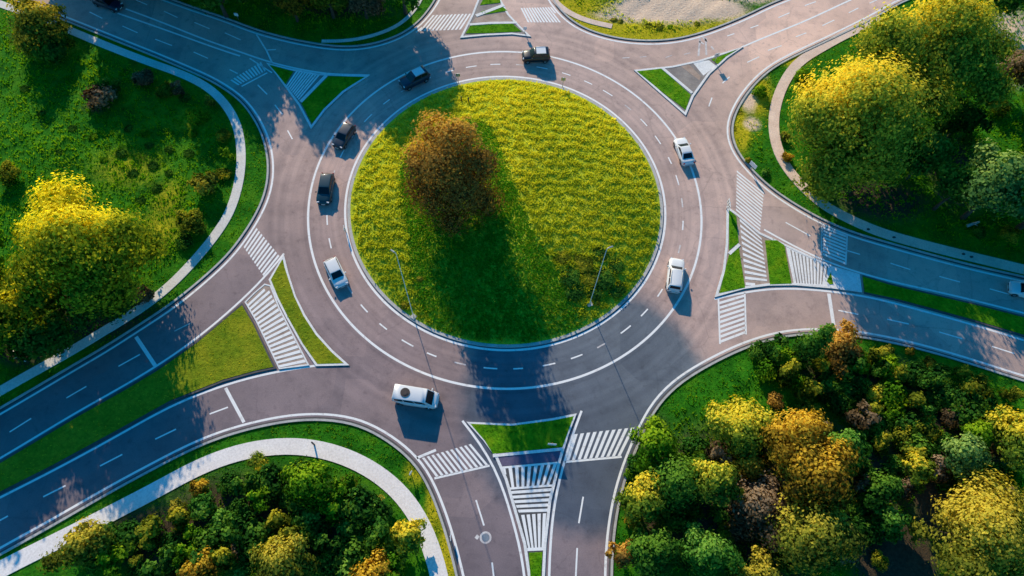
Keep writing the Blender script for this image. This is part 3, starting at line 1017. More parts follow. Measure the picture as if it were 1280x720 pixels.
# ------------------------------------------------------------------ trees and shrubs
def leaves(rng, lobes, leaf, dens, clump=.24, shell=(.62, 1.14), inner=.20):
    """leaf-sized faces gathered in clumps over the shell of several lobes"""
    Vs, Ts = [], []
    cc = np.mean([l[:3] for l in lobes], axis=0) - np.array([0, 0, .25 * max(l[5] for l in lobes)])
    for (cx, cy, cz, rx, ry, rz) in lobes:
        R = (rx * ry * rz) ** (1 / 3)
        area = 4 * np.pi * R * R
        ntot = int(area / (leaf * leaf) * dens)
        cr = clump * R * (1.6 / (1.6 + R * .12))
        nc = max(10, int(3.2 * area / (np.pi * cr * cr)))
        u = rng.normal(size=(nc, 3)); u /= np.linalg.norm(u, axis=1)[:, None]
        u[:, 2] = np.where(u[:, 2] < -.55, -u[:, 2] * .6, u[:, 2])
        f = rng.uniform(*shell, nc)
        cen = u * f[:, None] * np.array([rx - cr * .6, ry - cr * .6, rz - cr * .6])
        ct = rng.uniform(0, 1, nc)
        idx = rng.integers(0, nc, ntot)
        v = rng.normal(size=(ntot, 3)); v /= np.linalg.norm(v, axis=1)[:, None]
        rad = cr * rng.uniform(.35, 1.0, ntot) ** .6 * (.7 + .6 * ct[idx])
        p = cen[idx] + v * rad[:, None] * np.array([1, 1, .75])
        cw = p + np.array([cx, cy, cz]) - cc
        cw /= np.linalg.norm(cw, axis=1)[:, None] + 1e-9
        nrm = v * .42 + u[idx] * .45 + cw * .75 + rng.normal(size=(ntot, 3)) * .26
        sz = leaf * rng.uniform(.55, 1.3, ntot)
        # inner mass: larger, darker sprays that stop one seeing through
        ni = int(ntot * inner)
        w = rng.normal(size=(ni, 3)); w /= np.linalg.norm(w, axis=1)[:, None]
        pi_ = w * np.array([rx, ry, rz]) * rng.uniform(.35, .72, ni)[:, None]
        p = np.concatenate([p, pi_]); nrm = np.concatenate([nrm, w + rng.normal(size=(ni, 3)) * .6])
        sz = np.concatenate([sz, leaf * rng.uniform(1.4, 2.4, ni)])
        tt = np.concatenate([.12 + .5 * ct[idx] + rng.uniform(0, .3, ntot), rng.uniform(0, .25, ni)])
        # sunlight painted into the leaf tint: brighter on the outer, upper, sunward side
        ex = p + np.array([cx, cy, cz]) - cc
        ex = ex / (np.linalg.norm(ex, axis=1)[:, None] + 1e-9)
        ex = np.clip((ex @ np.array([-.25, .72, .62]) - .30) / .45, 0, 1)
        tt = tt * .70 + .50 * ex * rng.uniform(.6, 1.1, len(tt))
        nrm /= np.linalg.norm(nrm, axis=1)[:, None] + 1e-9
        h = rng.normal(size=nrm.shape)
        e1 = np.cross(nrm, h); e1 /= np.linalg.norm(e1, axis=1)[:, None] + 1e-9
        e2 = np.cross(nrm, e1)
        p = p + np.array([cx, cy, cz])
        Q = np.empty((len(p), 4, 3))
        Q[:, 0] = p - e1 * sz[:, None] * .62
        Q[:, 1] = p - e2 * sz[:, None] * .40 + e1 * sz[:, None] * .05
        Q[:, 2] = p + e1 * sz[:, None] * .62
        Q[:, 3] = p + e2 * sz[:, None] * .40 - nrm * sz[:, None] * .12
        Vs.append(Q); Ts.append(tt)
    Q = np.concatenate(Vs); T = np.concatenate(Ts)
    low = Q[..., 2].min(axis=1) > .02
    Q, T = Q[low], T[low]
    return Q.reshape(-1, 3), T


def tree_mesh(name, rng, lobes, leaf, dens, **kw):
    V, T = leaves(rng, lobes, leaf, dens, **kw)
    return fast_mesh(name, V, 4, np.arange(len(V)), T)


def trunk_mb(rng, height, r0, spread, nl=7):
    b = MB()
    pts = [Vector((0, 0, -.3))]
    for i in range(1, 6):
        z = height * i / 5
        pts.append(Vector((rng.normal() * .06 * z * .4, rng.normal() * .06 * z * .4, z)))
    b.tube(pts, [r0 * 1.35, r0 * .95, r0 * .8, r0 * .62, r0 * .42, r0 * .16], 9)
    for i in range(nl):
        k = 2 + i % 3
        a = 2 * math.pi * i / nl + rng.uniform(-.4, .4)
        l = spread * rng.uniform(.6, .95)
        s = pts[k]
        m_ = s + Vector((math.cos(a) * l * .5, math.sin(a) * l * .5, l * .38))
        e = s + Vector((math.cos(a) * l, math.sin(a) * l, l * .62))
        b.tube([s, m_, e], [r0 * .38, r0 * .22, r0 * .06], 6)
        for q in (-1, 1):
            e2 = m_ + Vector((math.cos(a + q * .8) * l * .4, math.sin(a + q * .8) * l * .4, l * .3))
            b.tube([m_, e2], [r0 * .16, r0 * .04], 5)
    return b


def tree(label, px, py, rpx, hc, m, name='broadleaf_tree', cat='tree', ry=None, aspect=.85, leaf=.36, dens=.85, lobes=None, group=None, seed=1, nl=8, z0=None, **kw):
    """px,py: centre of the crown in the survey photo, rpx its half width, hc height of the crown centre"""
    c = at(px, py, hc)
    R = rpx / scale_at(c)
    gz = ground_z(c.x, c.y) if z0 is None else z0
    rg = np.random.default_rng(seed)
    t = empty(name, (c.x, c.y, gz))
    tag(t, label, cat, group)
    if lobes is None:
        lobes = [(0, 0, hc, R * .72, R * .72, R * .80 * aspect)]
        for i in range(nl + 3):
            a = 2 * math.pi * i / nl + rg.uniform(-.4, .4)
            k = rg.uniform(.40, .80)
            f = rg.uniform(.24, .44)
            lobes.append((math.cos(a) * R * k, math.sin(a) * R * k, hc + R * aspect * rg.uniform(-.55, .45), R * f, R * f, R * f * aspect))
        lobes.append((rg.uniform(-.2, .2) * R, rg.uniform(-.2, .2) * R, hc + R * aspect * .55, R * .48, R * .48, R * .42 * aspect))
        th_ = rg.uniform(0, math.pi); s1, s2 = rg.uniform(1.04, 1.20), rg.uniform(.84, .96)
        ct_, st_ = math.cos(th_), math.sin(th_)
        out_ = []
        for x, y, z, a_, b_, c_ in lobes:
            u_, v_ = (x * ct_ + y * st_) * s1, (-x * st_ + y * ct_) * s2
            g_ = rg.uniform(.88, 1.14)
            out_.append((u_ * ct_ - v_ * st_, u_ * st_ + v_ * ct_, z, a_ * g_, b_ * g_, c_ * g_))
        lobes = out_
    else:
        lobes = [(x * R, y * R, hc + z * R, a * R, b_ * R, c_ * R) for x, y, z, a, b_, c_ in lobes]
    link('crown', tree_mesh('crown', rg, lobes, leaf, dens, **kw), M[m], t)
    trunk_mb(rg, hc, max(.10, R * .055), R * .75).build('trunk', M['bark'], t, True)
    return t


SHR = {}


def shrub_proto(kind, m):
    key = (kind, m)
    if key not in SHR:
        rg = np.random.default_rng(100 + len(SHR))
        lobes = [(0, 0, .55, .75, .75, .62)]
        for i in range(6):
            a = 2 * math.pi * i / 6 + rg.uniform(-.4, .4)
            f = rg.uniform(.32, .5)
            lobes.append((math.cos(a) * .55, math.sin(a) * .55, rg.uniform(.35, .8), f, f, f * .9))
        if kind == 1:      # taller, looser
            lobes = [(rg.uniform(-.45, .45), rg.uniform(-.45, .45), .4 + .2 * i, .48 - .03 * i, .48 - .03 * i, .42) for i in range(6)]
        if kind == 2:      # low and spreading
            lobes = [(.5 * math.cos(i * 1.05), .45 * math.sin(i * 1.05), .30, .56, .5, .32) for i in range(6)] + [(0, 0, .32, .6, .6, .34)]
        SHR[key] = tree_mesh('shrub', rg, lobes, .14, .8, clump=.30, inner=.3)
        SHR[key].materials.append(M[m])
    return SHR[key]


def shrub(label, px, py, rpx, m, kind=0, group=None, name='shrub', sz=1.0, cat='shrub'):
    c0 = at(px, py)
    R = rpx / scale_at(c0)
    c = at(px, py, R * .7 * sz)
    me = shrub_proto(kind, m)
    o = bpy.data.objects.new(name, me)
    C.objects.link(o)
    o.location = (c.x, c.y, ground_z(c.x, c.y) - .05)
    k = R * .95
    o.scale = (k * rnd.uniform(.9, 1.1), k * rnd.uniform(.9, 1.1), k * sz)
    o.rotation_euler.z = rnd.uniform(0, 6.28)
    tag(o, label, cat, group)
    return o


# --- left meadow
tree('huge rounded green tree with sunlit yellow top on the left of the meadow', 96, 314, 92, 7.2, 'leaf_sunny', aspect=.80, leaf=.30, dens=1.05, seed=3, nl=10)
tree('green tree cut by the left edge of the view, below the huge rounded tree', 6, 396, 62, 5.4, 'leaf_sunny', aspect=.85, leaf=.30, dens=1.05, seed=4)
tree('small bright yellow tree covering the footpath in the top left corner', 44, 33, 42, 3.4, 'leaf_lemon', aspect=.7, leaf=.30, seed=5)
tree('dark green tree in the shade at the lower right foot of the huge rounded tree', 122, 372, 46, 4.5, 'leaf_green', leaf=.30, dens=1.1, seed=201)
tree('dark green tree between the huge rounded tree and the left edge above the pale path', 52, 424, 40, 4.0, 'leaf_green', leaf=.30, dens=1.1, seed=202)
shrub('grey brown twiggy bush standing alone in the meadow', 122, 118, 24, 'leaf_brown', 0, sz=1.0)
shrub('rounded yellow green bush just inside the bend of the pale path', 255, 226, 23, 'leaf_lemon', 0, sz=1.0)
shrub('rounded olive bush below the yellow green one by the pale path', 236, 276, 24, 'leaf_olive', 0, sz=.9)
for px, py, r, m, k, lab in [(178, 96, 16, 'leaf_brown', 0, 'brownish bush against the upper stretch of the pale path'),
                             (205, 110, 15, 'leaf_olive', 2, 'low olive bush beside the upper stretch of the pale path'),
                             (222, 112, 13, 'leaf_brown', 1, 'pale brown scrub near the upper stretch of the pale path'),
                             (262, 128, 12, 'leaf_lemon', 1, 'pale leafed bush at the top of the bend of the pale path'),
                             (246, 142, 15, 'leaf_mid', 0, 'green bush at the top of the bend of the pale path'),
                             (278, 168, 13, 'leaf_olive', 0, 'olive bush pressed against the outside of the bend of the pale path'),
                             (283, 192, 12, 'leaf_mid', 1, 'mid green bush pressed against the bend of the pale path'),
                             (277, 214, 12, 'leaf_olive', 2, 'low olive bush right of the rounded yellow bush'),
                             (178, 368, 16, 'leaf_brown', 0, 'brown bush in the dark between the huge tree and the pale path'),
                             (228, 300, 14, 'leaf_green', 2, 'dark low bush just below the rounded olive bush'),
                             (60, 60, 26, 'leaf_green', 0, 'dark green bush below the small yellow corner tree'),
                             (84, 52, 14, 'leaf_olive', 1, 'olive bush at the right foot of the yellow corner tree'),
                             (8, 215, 18, 'leaf_olive', 0, 'olive bush at the left edge above the huge tree'),
                             (140, 108, 15, 'leaf_green', 1, 'dark bush touching the grey brown twiggy bush')]:
    shrub(lab, px, py, r, m, k)
for px, py, r in [(150, 190, 9), (180, 165, 8), (165, 215, 8), (115, 170, 7), (90, 160, 7), (190, 205, 8), (160, 160, 7), (210, 185, 7), (130, 200, 6), (195, 235, 9), (210, 215, 7), (235, 190, 9), (75, 190, 6),
                  (230, 120, 9), (175, 250, 8), (185, 180, 7), (240, 165, 8), (50, 140, 7), (30, 110, 8)]:
    shrub('small low dark green clump of weeds in the left meadow', px, py, r, 'leaf_green' if (px + py) % 3 else 'leaf_mid', 2, 'weed clumps in the left meadow', 'weed_clump', .7, 'weeds')

for i, (px, py, r, hc) in enumerate([(-62, 330, 70, 8.0), (-66, 402, 56, 5.6)]):  # unseen trees added to shade the lower left road
    tree('unseen tall dark tree added beyond the left edge to shade the road', px, py, r, hc, 'leaf_mid', leaf=.60, dens=2.4, seed=90 + i, aspect=1.0, group='unseen shade trees beyond the left edge')
for i, (px, py, r) in enumerate([(1335, 240, 66), (1345, 130, 66)]):  # unseen trees added to shade the right hand road
    tree('unseen tall dark tree added beyond the right edge to shade the road', px, py, r, 8.5, 'leaf_mid', leaf=.60, dens=2.4, seed=95 + i, aspect=1.2, group='unseen shade trees beyond the right edge')
# --- top edge
TOP = [('golden brown tree hanging over the top edge above the left exit lane', 362, -4, 34, 4.5, 'leaf_gold', 6),
       ('dark olive tree in the middle of the trees on the top edge', 408, -12, 36, 5.0, 'leaf_olive', 7),
       ('brown half bare tree at the right of the trees on the top edge', 452, -8, 36, 4.5, 'leaf_brown', 8)]
for lab, px, py, r, hc, m, sd in TOP:
    tree(lab, px, py, r, hc, m, leaf=.3, seed=sd)
tree('tall dark green tree added for shade on the top edge left of the golden brown one', 262, -26, 46, 6.5, 'leaf_green', leaf=.36, seed=9, aspect=1.2)  # placed to shade the upper left road, crown edge in view
tree('tall dark green tree added for shade, cut by the top edge beside the top road', 500, -30, 42, 6.5, 'leaf_green', leaf=.36, seed=10, aspect=1.2)  # placed for the shade on the exit lane

for i, (px, py, r) in enumerate([(112, -78, 52), (190, -85, 58), (330, -100, 60), (425, -95, 58)]):  # unseen trees, dense crowns placed to shade the upper left road
    tree('unseen tall dark green tree added beyond the top edge to shade the road', px, py, r, 8.5, 'leaf_green', leaf=.60, dens=2.4, seed=80 + i, aspect=1.3, group='unseen shade trees beyond the top edge')
for i, (px, py, r, hc) in enumerate([(118, -92, 42, 5.0), (196, -66, 40, 4.8), (335, -66, 46, 5.5), (150, -125, 56, 6.5), (238, -96, 52, 6.0), (285, -70, 44, 5.5), (395, -60, 44, 5.5), (60, -110, 44, 6.0)]):  # unseen low trees added to fill light gaps on that road
    tree('unseen low dark tree added beyond the top edge to close light gaps', px, py, r, hc, 'leaf_green', leaf=.60, dens=2.4, seed=180 + i, aspect=1.1, group='unseen low shade trees beyond the top edge')
# --- top right
tree('big rounded tree with golden top standing against the tan path at the upper right', 1077, 152, 104, 8.5, 'leaf_yellow', aspect=.95, leaf=.30, dens=1.0, seed=11, nl=11)
tree('big golden topped tree behind and right of the largest rounded tree, beside the upper road', 1176, 70, 92, 9.0, 'leaf_yellow', aspect=.95, leaf=.30, dens=1.0, seed=12, nl=10)
tree('blue green tree cut by the right edge of the view above the road', 1252, 232, 52, 7.5, 'leaf_blue', aspect=.95, leaf=.34, seed=13)
tree('bright green lower tree tucked under the right flank of the largest rounded tree', 1160, 195, 34, 5.0, 'leaf_bright', aspect=1.0, leaf=.32, seed=14)
tree('brownish half bare tree in the top right corner', 1268, 90, 26, 4.0, 'leaf_brown', aspect=1.0, leaf=.28, seed=15)
tree('dark green tree at the top right corner behind the golden topped tree', 1262, -6, 34, 4.5, 'leaf_green', leaf=.34, seed=16)
tree('dark green tree between the two golden topped trees and the right edge', 1204, 150, 36, 4.0, 'leaf_green', leaf=.34, seed=17)
tree('added dark green tree left of the blue green tree, above the tan path', 1200, 232, 38, 5.5, 'leaf_green', leaf=.32, dens=1.1, seed=203)  # added to close a sunlit gap on the right hand road
for px, py, r, m, lab in [(1250, 130, 18, 'leaf_olive', 'olive bush below the brownish corner tree'), (1030, 232, 18, 'leaf_green', 'dark bush under the largest rounded tree by the tan path'),
                          (982, 170, 9, 'leaf_lemon', 'yellow bush squeezed between the tan path and the largest rounded tree'), (985, 195, 9, 'leaf_gold', 'golden bush on the inside edge of the tan path'),
                          (1006, 92, 14, 'leaf_mid', 'green bush where the tan path runs under the trees'), (952, 112, 12, 'leaf_mid', 'green bush between the slip road and the tan path'),
                          (1265, 292, 16, 'leaf_olive', 'olive bush under the blue green tree at the right edge'), (1225, 290, 12, 'leaf_green', 'dark bush left of the blue green tree at the right edge'),
                          (936, 200, 6, 'leaf_lemon', 'pale flowering bush beside the white sign on the right verge'), (958, 215, 7, 'leaf_bright', 'bright green bush right of the white sign on the right verge')]:
    shrub(lab, px, py, r, m, 0)
for px, py, r, m in [(812, 31, 7, 'leaf_olive'), (824, 33, 8, 'leaf_olive'), (839, 33, 6, 'leaf_mid'), (872, 29, 6, 'leaf_olive'), (768, 24, 6, 'leaf_lemon'), (776, 26, 5, 'leaf_lemon'), (925, 140, 5, 'leaf_lemon'), (918, 160, 5, 'leaf_olive')]:
    shrub('low scrubby tuft of weeds edging the bare soil by the upper slip road', px, py, r, m, 2, 'scrub along the bare soil', 'weed_clump', .35, 'weeds')

# --- island tree
ISL = [(0, 0, -.55, .80, .80, .48), (0, 0, -.1, .84, .84, .62), (0, 0, .45, .66, .66, .62), (.1, .05, .95, .42, .42, .40)]
_r = np.random.default_rng(77)
for i in range(16):
    a_ = i * 2.4
    z_ = -.75 + 1.6 * i / 15
    k_ = .62 * math.sqrt(max(.15, 1 - (max(z_, -.1) / 1.25) ** 2))
    f_ = _r.uniform(.22, .36)
    ISL.append((math.cos(a_) * k_, math.sin(a_) * k_, z_, f_, f_, f_))
ip = at(565, 231, 6.2)
tree('orange brown autumn tree alone on the central island', 565, 231, 72, 6.2, 'leaf_orange', 'autumn_tree', leaf=.25, dens=.75, seed=21, lobes=ISL, z0=float(dome(np.float64(ip.x), np.float64(ip.y))) - .05, inner=.14)

# --- bottom right wood
BR = [('slim dark cypress like tree rising beside the right hand road', 1009, 436, 19, 3.6, 'leaf_green', 31, 'conifer_tree', [(0, 0, -1.0, .75, .75, 1.0), (0, 0, .1, .85, .85, 1.2), (.1, 0, 1.2, .6, .6, 1.1), (0, .1, 2.1, .35, .35, .8)]),
      ('orange yellow tree next to the slim dark tree by the right hand road', 1049, 438, 25, 2.6, 'leaf_orange', 32, 'autumn_tree', None),
      ('tall golden tree with two feathery heads in the lower right wood', 990, 545, 34, 6.5, 'leaf_gold', 33, 'autumn_tree', None),
      ('broad golden tree below the two feathery heads in the lower right wood', 1014, 598, 44, 6.0, 'leaf_gold', 34, 'autumn_tree', None),
      ('yellow speckled tree at the bottom of the lower right wood left of the mud', 1008, 668, 50, 4.5, 'leaf_lemon', 35, 'autumn_tree', None),
      ('yellow tree on the left rim of the lower right wood above the bright green tree', 892, 605, 30, 4.5, 'leaf_yellow', 36, 'broadleaf_tree', None),
      ('long olive green tree at the top of the lower right wood by the open lawn', 925, 540, 42, 3.0, 'leaf_yellow', 37, 'broadleaf_tree', None),
      ('bright green tree at the lower edge left of the dark bare thicket', 885, 690, 30, 4.0, 'leaf_bright', 38, 'broadleaf_tree', None),
      ('green tree at the upper end of the strip of trees beside the bottom right lane', 820, 560, 28, 3.4, 'leaf_mid', 39, 'broadleaf_tree', None),
      ('green tree in the middle of the strip of trees beside the bottom right lane', 846, 605, 36, 3.6, 'leaf_green', 40, 'broadleaf_tree', None),
      ('olive yellow tree on the road side of the strip beside the bottom right lane', 802, 625, 26, 3.2, 'leaf_yellow', 41, 'broadleaf_tree', None),
      ('dark green tree at the foot of the strip of trees beside the bottom right lane', 815, 690, 28, 3.0, 'leaf_green', 42, 'broadleaf_tree', None),
      ('narrow orange tree at the bottom edge beside the lane', 779, 694, 15, 2.2, 'leaf_orange', 43, 'autumn_tree', None),
      ('small gold tree in the dark middle of the lower right wood', 936, 588, 20, 3.2, 'leaf_gold', 44, 'autumn_tree', None),
      ('dark brown half bare tree in the middle of the lower right wood', 945, 640, 38, 2.6, 'leaf_brown', 45, 'broadleaf_tree', None),
      ('big yellow tree filling the bottom right corner', 1226, 672, 62, 4.5, 'leaf_lemon', 46, 'broadleaf_tree', None),
      ('lime green tree at the right edge above the big yellow corner tree', 1275, 548, 30, 4.0, 'leaf_yellow', 47, 'broadleaf_tree', None),
      ('bright mid green tree right of the golden tree in the lower right wood', 1055, 560, 24, 3.5, 'leaf_bright', 48, 'broadleaf_tree', None),
      ('dark green tree below the bright mid green one in the lower right wood', 1098, 615, 22, 3.0, 'leaf_green', 49, 'broadleaf_tree', None),
      ('green round tree standing at the edge of the mud', 1112, 652, 18, 2.6, 'leaf_bright', 50, 'broadleaf_tree', None),
      ('blue green tree in the dark right part of the lower right wood', 1205, 572, 24, 4.0, 'leaf_blue', 51, 'broadleaf_tree', None),
      ('small green tree just above the blue green one in the lower right wood', 1224, 543, 15, 3.0, 'leaf_mid', 52, 'broadleaf_tree', None),
      ('yellow green small tree above the mud in the lower right wood', 1144, 588, 17, 2.6, 'leaf_yellow', 53, 'broadleaf_tree', None),
      ('golden yellow tree on the bottom edge of the lower right wood', 948, 716, 24, 3.0, 'leaf_lemon', 54, 'autumn_tree', None)]
for lab, px, py, r, hc, m, sd, nm, lb in BR:
    tree(lab, px, py, r * 1.3, hc, m, nm, lobes=lb, leaf=.27, dens=.85, seed=sd, nl=10, aspect=.95)
SH = [(1220, 482, 24, 'leaf_olive', 'olive crowned dark bush near the right hand road, rightmost of the roadside bushes'),
      (1195, 520, 20, 'leaf_brown', 'brown bush in the clearing right of the dark hedge'),
      (1160, 535, 22, 'leaf_olive', 'olive bush spreading below the dark clearing'), (1130, 545, 18, 'leaf_olive', 'long olive bush in the middle of the right clearing'),
      (1098, 492, 16, 'leaf_yellow', 'yellow green bush below the roadside hedge'), (1110, 440, 13, 'leaf_lemon', 'pale bush at the road edge of the roadside hedge'),
      (1139, 438, 8, 'leaf_gold', 'pale gold bush beside the right hand road'), (1164, 452, 9, 'leaf_gold', 'small pale gold bush standing apart beside the right hand road'),
      (974, 457, 11, 'leaf_bright', 'small bright bush at the corner of the open lawn'), (970, 500, 14, 'leaf_orange', 'orange bush at the tip of the golden trees'),
      (1010, 510, 18, 'leaf_olive', 'olive bush right of the orange bush'), (815, 536, 12, 'leaf_yellow', 'yellow tipped bush at the top of the strip beside the lane'),
      (790, 592, 11, 'leaf_mid', 'green bush against the kerb of the bottom right lane'), (858, 578, 14, 'leaf_mid', 'green bush on the lawn side of the strip of trees'),
      (790, 650, 12, 'leaf_gold', 'gold bush against the kerb above the narrow orange tree'), (830, 650, 18, 'leaf_lemon', 'pale yellow bush in the middle of the strip of trees'),
      (910, 665, 16, 'leaf_olive', 'olive bush below the yellow rim tree'), (1060, 690, 20, 'leaf_brown', 'red brown bush left of the mud'),
      (1080, 585, 18, 'leaf_green', 'dark bush between the golden tree and the mud'), (1170, 500, 16, 'leaf_green', 'dark bush above the brown bush of the clearing'),
      (1250, 520, 18, 'leaf_green', 'dark bush left of the lime green tree'), (1240, 590, 22, 'leaf_green', 'dark bush right of the blue green tree'),
      (1270, 600, 18, 'leaf_mid', 'green bush between the lime green tree and the yellow corner tree'), (1100, 700, 14, 'leaf_olive', 'olive bush on the near rim of the mud')]
for px, py, r, m, lab in SH:
    shrub(lab, px, py, r, m, 0, sz=1.1)
HEDGE = [(950, 440), (970, 436), (990, 450), (1028, 455), (1040, 470), (1060, 462), (1075, 450), (1088, 445), (1075, 478), (1098, 462), (1115, 458), (1128, 470), (1145, 466), (1160, 478), (1120, 490), (1140, 495), (1180, 488),
         (1150, 512), (1120, 515), (1090, 510), (1060, 490), (1030, 488), (1000, 478), (980, 472), (1196, 500), (1040, 440), (960, 462), (1205, 465), (1175, 470)]
for i, (px, py) in enumerate(HEDGE):
    shrub('dark green bush in the ragged hedge below the right hand road', px, py, 17 + (i * 7) % 9, ('leaf_green', 'leaf_green', 'leaf_mid', 'leaf_olive')[i % 4], i % 2, 'bushes of the ragged hedge below the right hand road', sz=1.1)
for i, (px, py) in enumerate([(1080, 540), (1100, 560), (1120, 585), (1075, 610), (1075, 640), (1130, 570), (1180, 555), (1165, 590), (1230, 500), (1262, 490), (1085, 660), (960, 560), (960, 660), (930, 620), (915, 700), (975, 620), (850, 650), (835, 610), (860, 700), (1260, 625), (1180, 600), (1235, 620), (870, 560), (900, 570), (950, 530), (960, 610), (985, 700), (1030, 540), (1040, 640), (1062, 590), (1095, 530), (1125, 610), (1150, 560), (1190, 590), (1215, 520), (1245, 560), (865, 640), (870, 590), (800, 580), (825, 585), (905, 640), (1005, 485), (1050, 500), (1075, 520), (1140, 530), (1010, 640)]):
    shrub('dark bush in the shaded undergrowth of the lower right wood', px, py, 18 + (i * 5) % 9, ('leaf_green', 'leaf_olive', 'leaf_green', 'leaf_brown')[i % 4], i % 2, 'undergrowth bushes of the lower right wood')

# --- bottom left thicket
BL = [('bright yellow green tree beside the cream path at the lower left', 98, 686, 29, 2.6, 'leaf_lemon', 61), ('yellow crowned tree on the bottom edge below the curved cream path', 352, 704, 36, 3.4, 'leaf_lemon', 62),
      ('golden tree on the bottom edge left of the end of the cream path', 462, 722, 28, 3.0, 'leaf_gold', 63), ('green tree with yellow tips at the top of the thicket inside the cream path', 386, 606, 30, 2.8, 'leaf_mid', 64),
      ('yellow tipped tree squeezed against the end of the cream path', 510, 668, 22, 2.8, 'leaf_yellow', 65), ('orange yellow tree on the bottom edge in the left half of the thicket', 245, 716, 24, 2.2, 'leaf_gold', 66)]
for lab, px, py, r, hc, m, sd in BL:
    tree(lab, px, py, r * 1.2, hc, m, leaf=.27, dens=.85, seed=sd, nl=9)
for px, py, r, m, lab in [(248, 609, 15, 'leaf_gold', 'streak like gold bush near the upper left edge of the thicket'), (222, 634, 13, 'leaf_lemon', 'small yellow green bush in the left of the thicket'), (133, 663, 14, 'leaf_bright', 'fresh green bush beside the bright yellow green tree'),
                          (322, 578, 16, 'leaf_yellow', 'yellow tipped bush under the top of the cream path'), (472, 626, 11, 'leaf_lemon', 'small yellow bush near the right rim of the thicket'), (474, 660, 10, 'leaf_lemon', 'small yellow bush left of the yellow tipped tree'),
                          (436, 602, 13, 'leaf_olive', 'olive bush at the upper right of the thicket'), (262, 690, 12, 'leaf_yellow', 'yellow green bush in the clearing of the thicket'), (300, 690, 18, 'leaf_brown', 'brown bush in the clearing of the thicket')]:
    shrub(lab, px, py, r, m, 0)
thick = P([(112, 695), (160, 665), (230, 628), (268, 602), (300, 590), (340, 583), (380, 582), (425, 594), (465, 622), (495, 655), (512, 700), (516, 730), (100, 730)])
tp = np.array([(q.x, q.y) for q in thick])
placed = []
rg = np.random.default_rng(5)
tries = 0
while len(placed) < 78 and tries < 4000:
    tries += 1
    q = rg.uniform(tp.min(0), tp.max(0))
    if not inside(q[None], thick)[0] or seg_dist(q[None], thick + [thick[0]])[0] < .5:
        continue
    if any((q[0] - a) ** 2 + (q[1] - b_) ** 2 < 1.75 ** 2 for a, b_ in placed):
        continue
    placed.append(tuple(q))
for i, (x, y) in enumerate(placed):
    me = shrub_proto(i % 2, ('leaf_green', 'leaf_green', 'leaf_bright', 'leaf_mid', 'leaf_green', 'leaf_olive')[i % 6])
    o = bpy.data.objects.new('shrub', me); C.objects.link(o)
    k = rg.uniform(1.3, 2.5)
    o.location = (x, y, ground_z(x, y) - .05); o.scale = (k, k, k * rg.uniform(.8, 1.15)); o.rotation_euler.z = rg.uniform(0, 6.28)
    tag(o, 'green bush in the dense thicket inside the curved cream path', 'shrub', 'bushes of the dense thicket inside the cream path')

# --- weeds on the island
for px, py, r, m in [(712, 350, 16, 'leaf_mid'), (728, 332, 15, 'leaf_olive'), (752, 350, 18, 'leaf_mid'), (718, 368, 15, 'leaf_mid'), (742, 366, 14, 'leaf_mid'), (702, 328, 12, 'leaf_olive'), (768, 334, 14, 'leaf_mid'), (770, 362, 14, 'leaf_mid'), (735, 350, 14, 'leaf_olive'), (748, 322, 13, 'leaf_mid')]:
    o = shrub('low dark weed clump around the right hand lamp post of the central island', px, py, r * 1.1, 'leaf_green' if m == 'leaf_mid' else m, 2, 'weed clumps by the island lamp post', 'weed_clump', .34, 'weeds')
    o.location.z = float(dome(np.float64(o.location.x), np.float64(o.location.y))) - .05
for px, py, r, m, lab in [(526, 352, 5, 'leaf_lemon', 'tiny pale flower clump above the left hand island lamp post'), (506, 382, 7, 'leaf_lemon', 'pale flower clump at the foot of the left hand island lamp post'), (746, 379, 6, 'leaf_lemon', 'pale flower clump at the foot of the right hand island lamp post')]:
    o = shrub(lab, px, py, r, m, 2, None, 'flower_clump', .7, 'flowers')
    o.location.z = float(dome(np.float64(o.location.x), np.float64(o.location.y))) - .05


# ------------------------------------------------------------------ street furniture
def lamp(label, px, py, hh, ang):
    c = at(px, py)
    z = float(dome(np.float64(c.x), np.float64(c.y)))
    c = at(px, py, z)
    t = empty('street_lamp', (c.x, c.y, z), ang); tag(t, label, 'street lamp', 'tall lamp posts on the central island')
    b = MB(); b.tube([(0, 0, -.2), (0, 0, .9), (0, 0, .95), (0, 0, hh)], [.055, .055, .04, .028], 10); b.build('pole', M['pole'], t, True)
    b = MB(); b.tube([(0, 0, hh - .05), (.1, 0, hh + .12), (.3, 0, hh + .18)], [.045, .04, .035], 8); b.build('arm', M['pole'], t, True)
    b = MB()
    b.add([(.15, -.10, hh + .14), (.65, -.08, hh + .18), (.65, .08, hh + .18), (.15, .10, hh + .14), (.18, -.06, hh + .24), (.6, -.04, hh + .25), (.6, .04, hh + .25), (.18, .06, hh + .24)],
          [(3, 2, 1, 0), (4, 5, 6, 7), (0, 1, 5, 4), (1, 2, 6, 5), (2, 3, 7, 6), (3, 0, 4, 7)])
    hd = b.build('lamp_head', M['metal'], t)
    b = MB(); b.box((.42, 0, hh + .145), (.35, .10, .02)); b.build('lens', M['lens'], hd)
    b = MB(); b.box((0, 0, .03), (.6, .6, .12)); b.build('base', M['kerb'], t)


lamp('tall pale lamp post at the lower left of the central island beside the tree shadow', 517, 396, 15.5, 2.6)
lamp('tall pale lamp post leaning outward at the lower right of the central island', 737, 380, 13.5, .4)


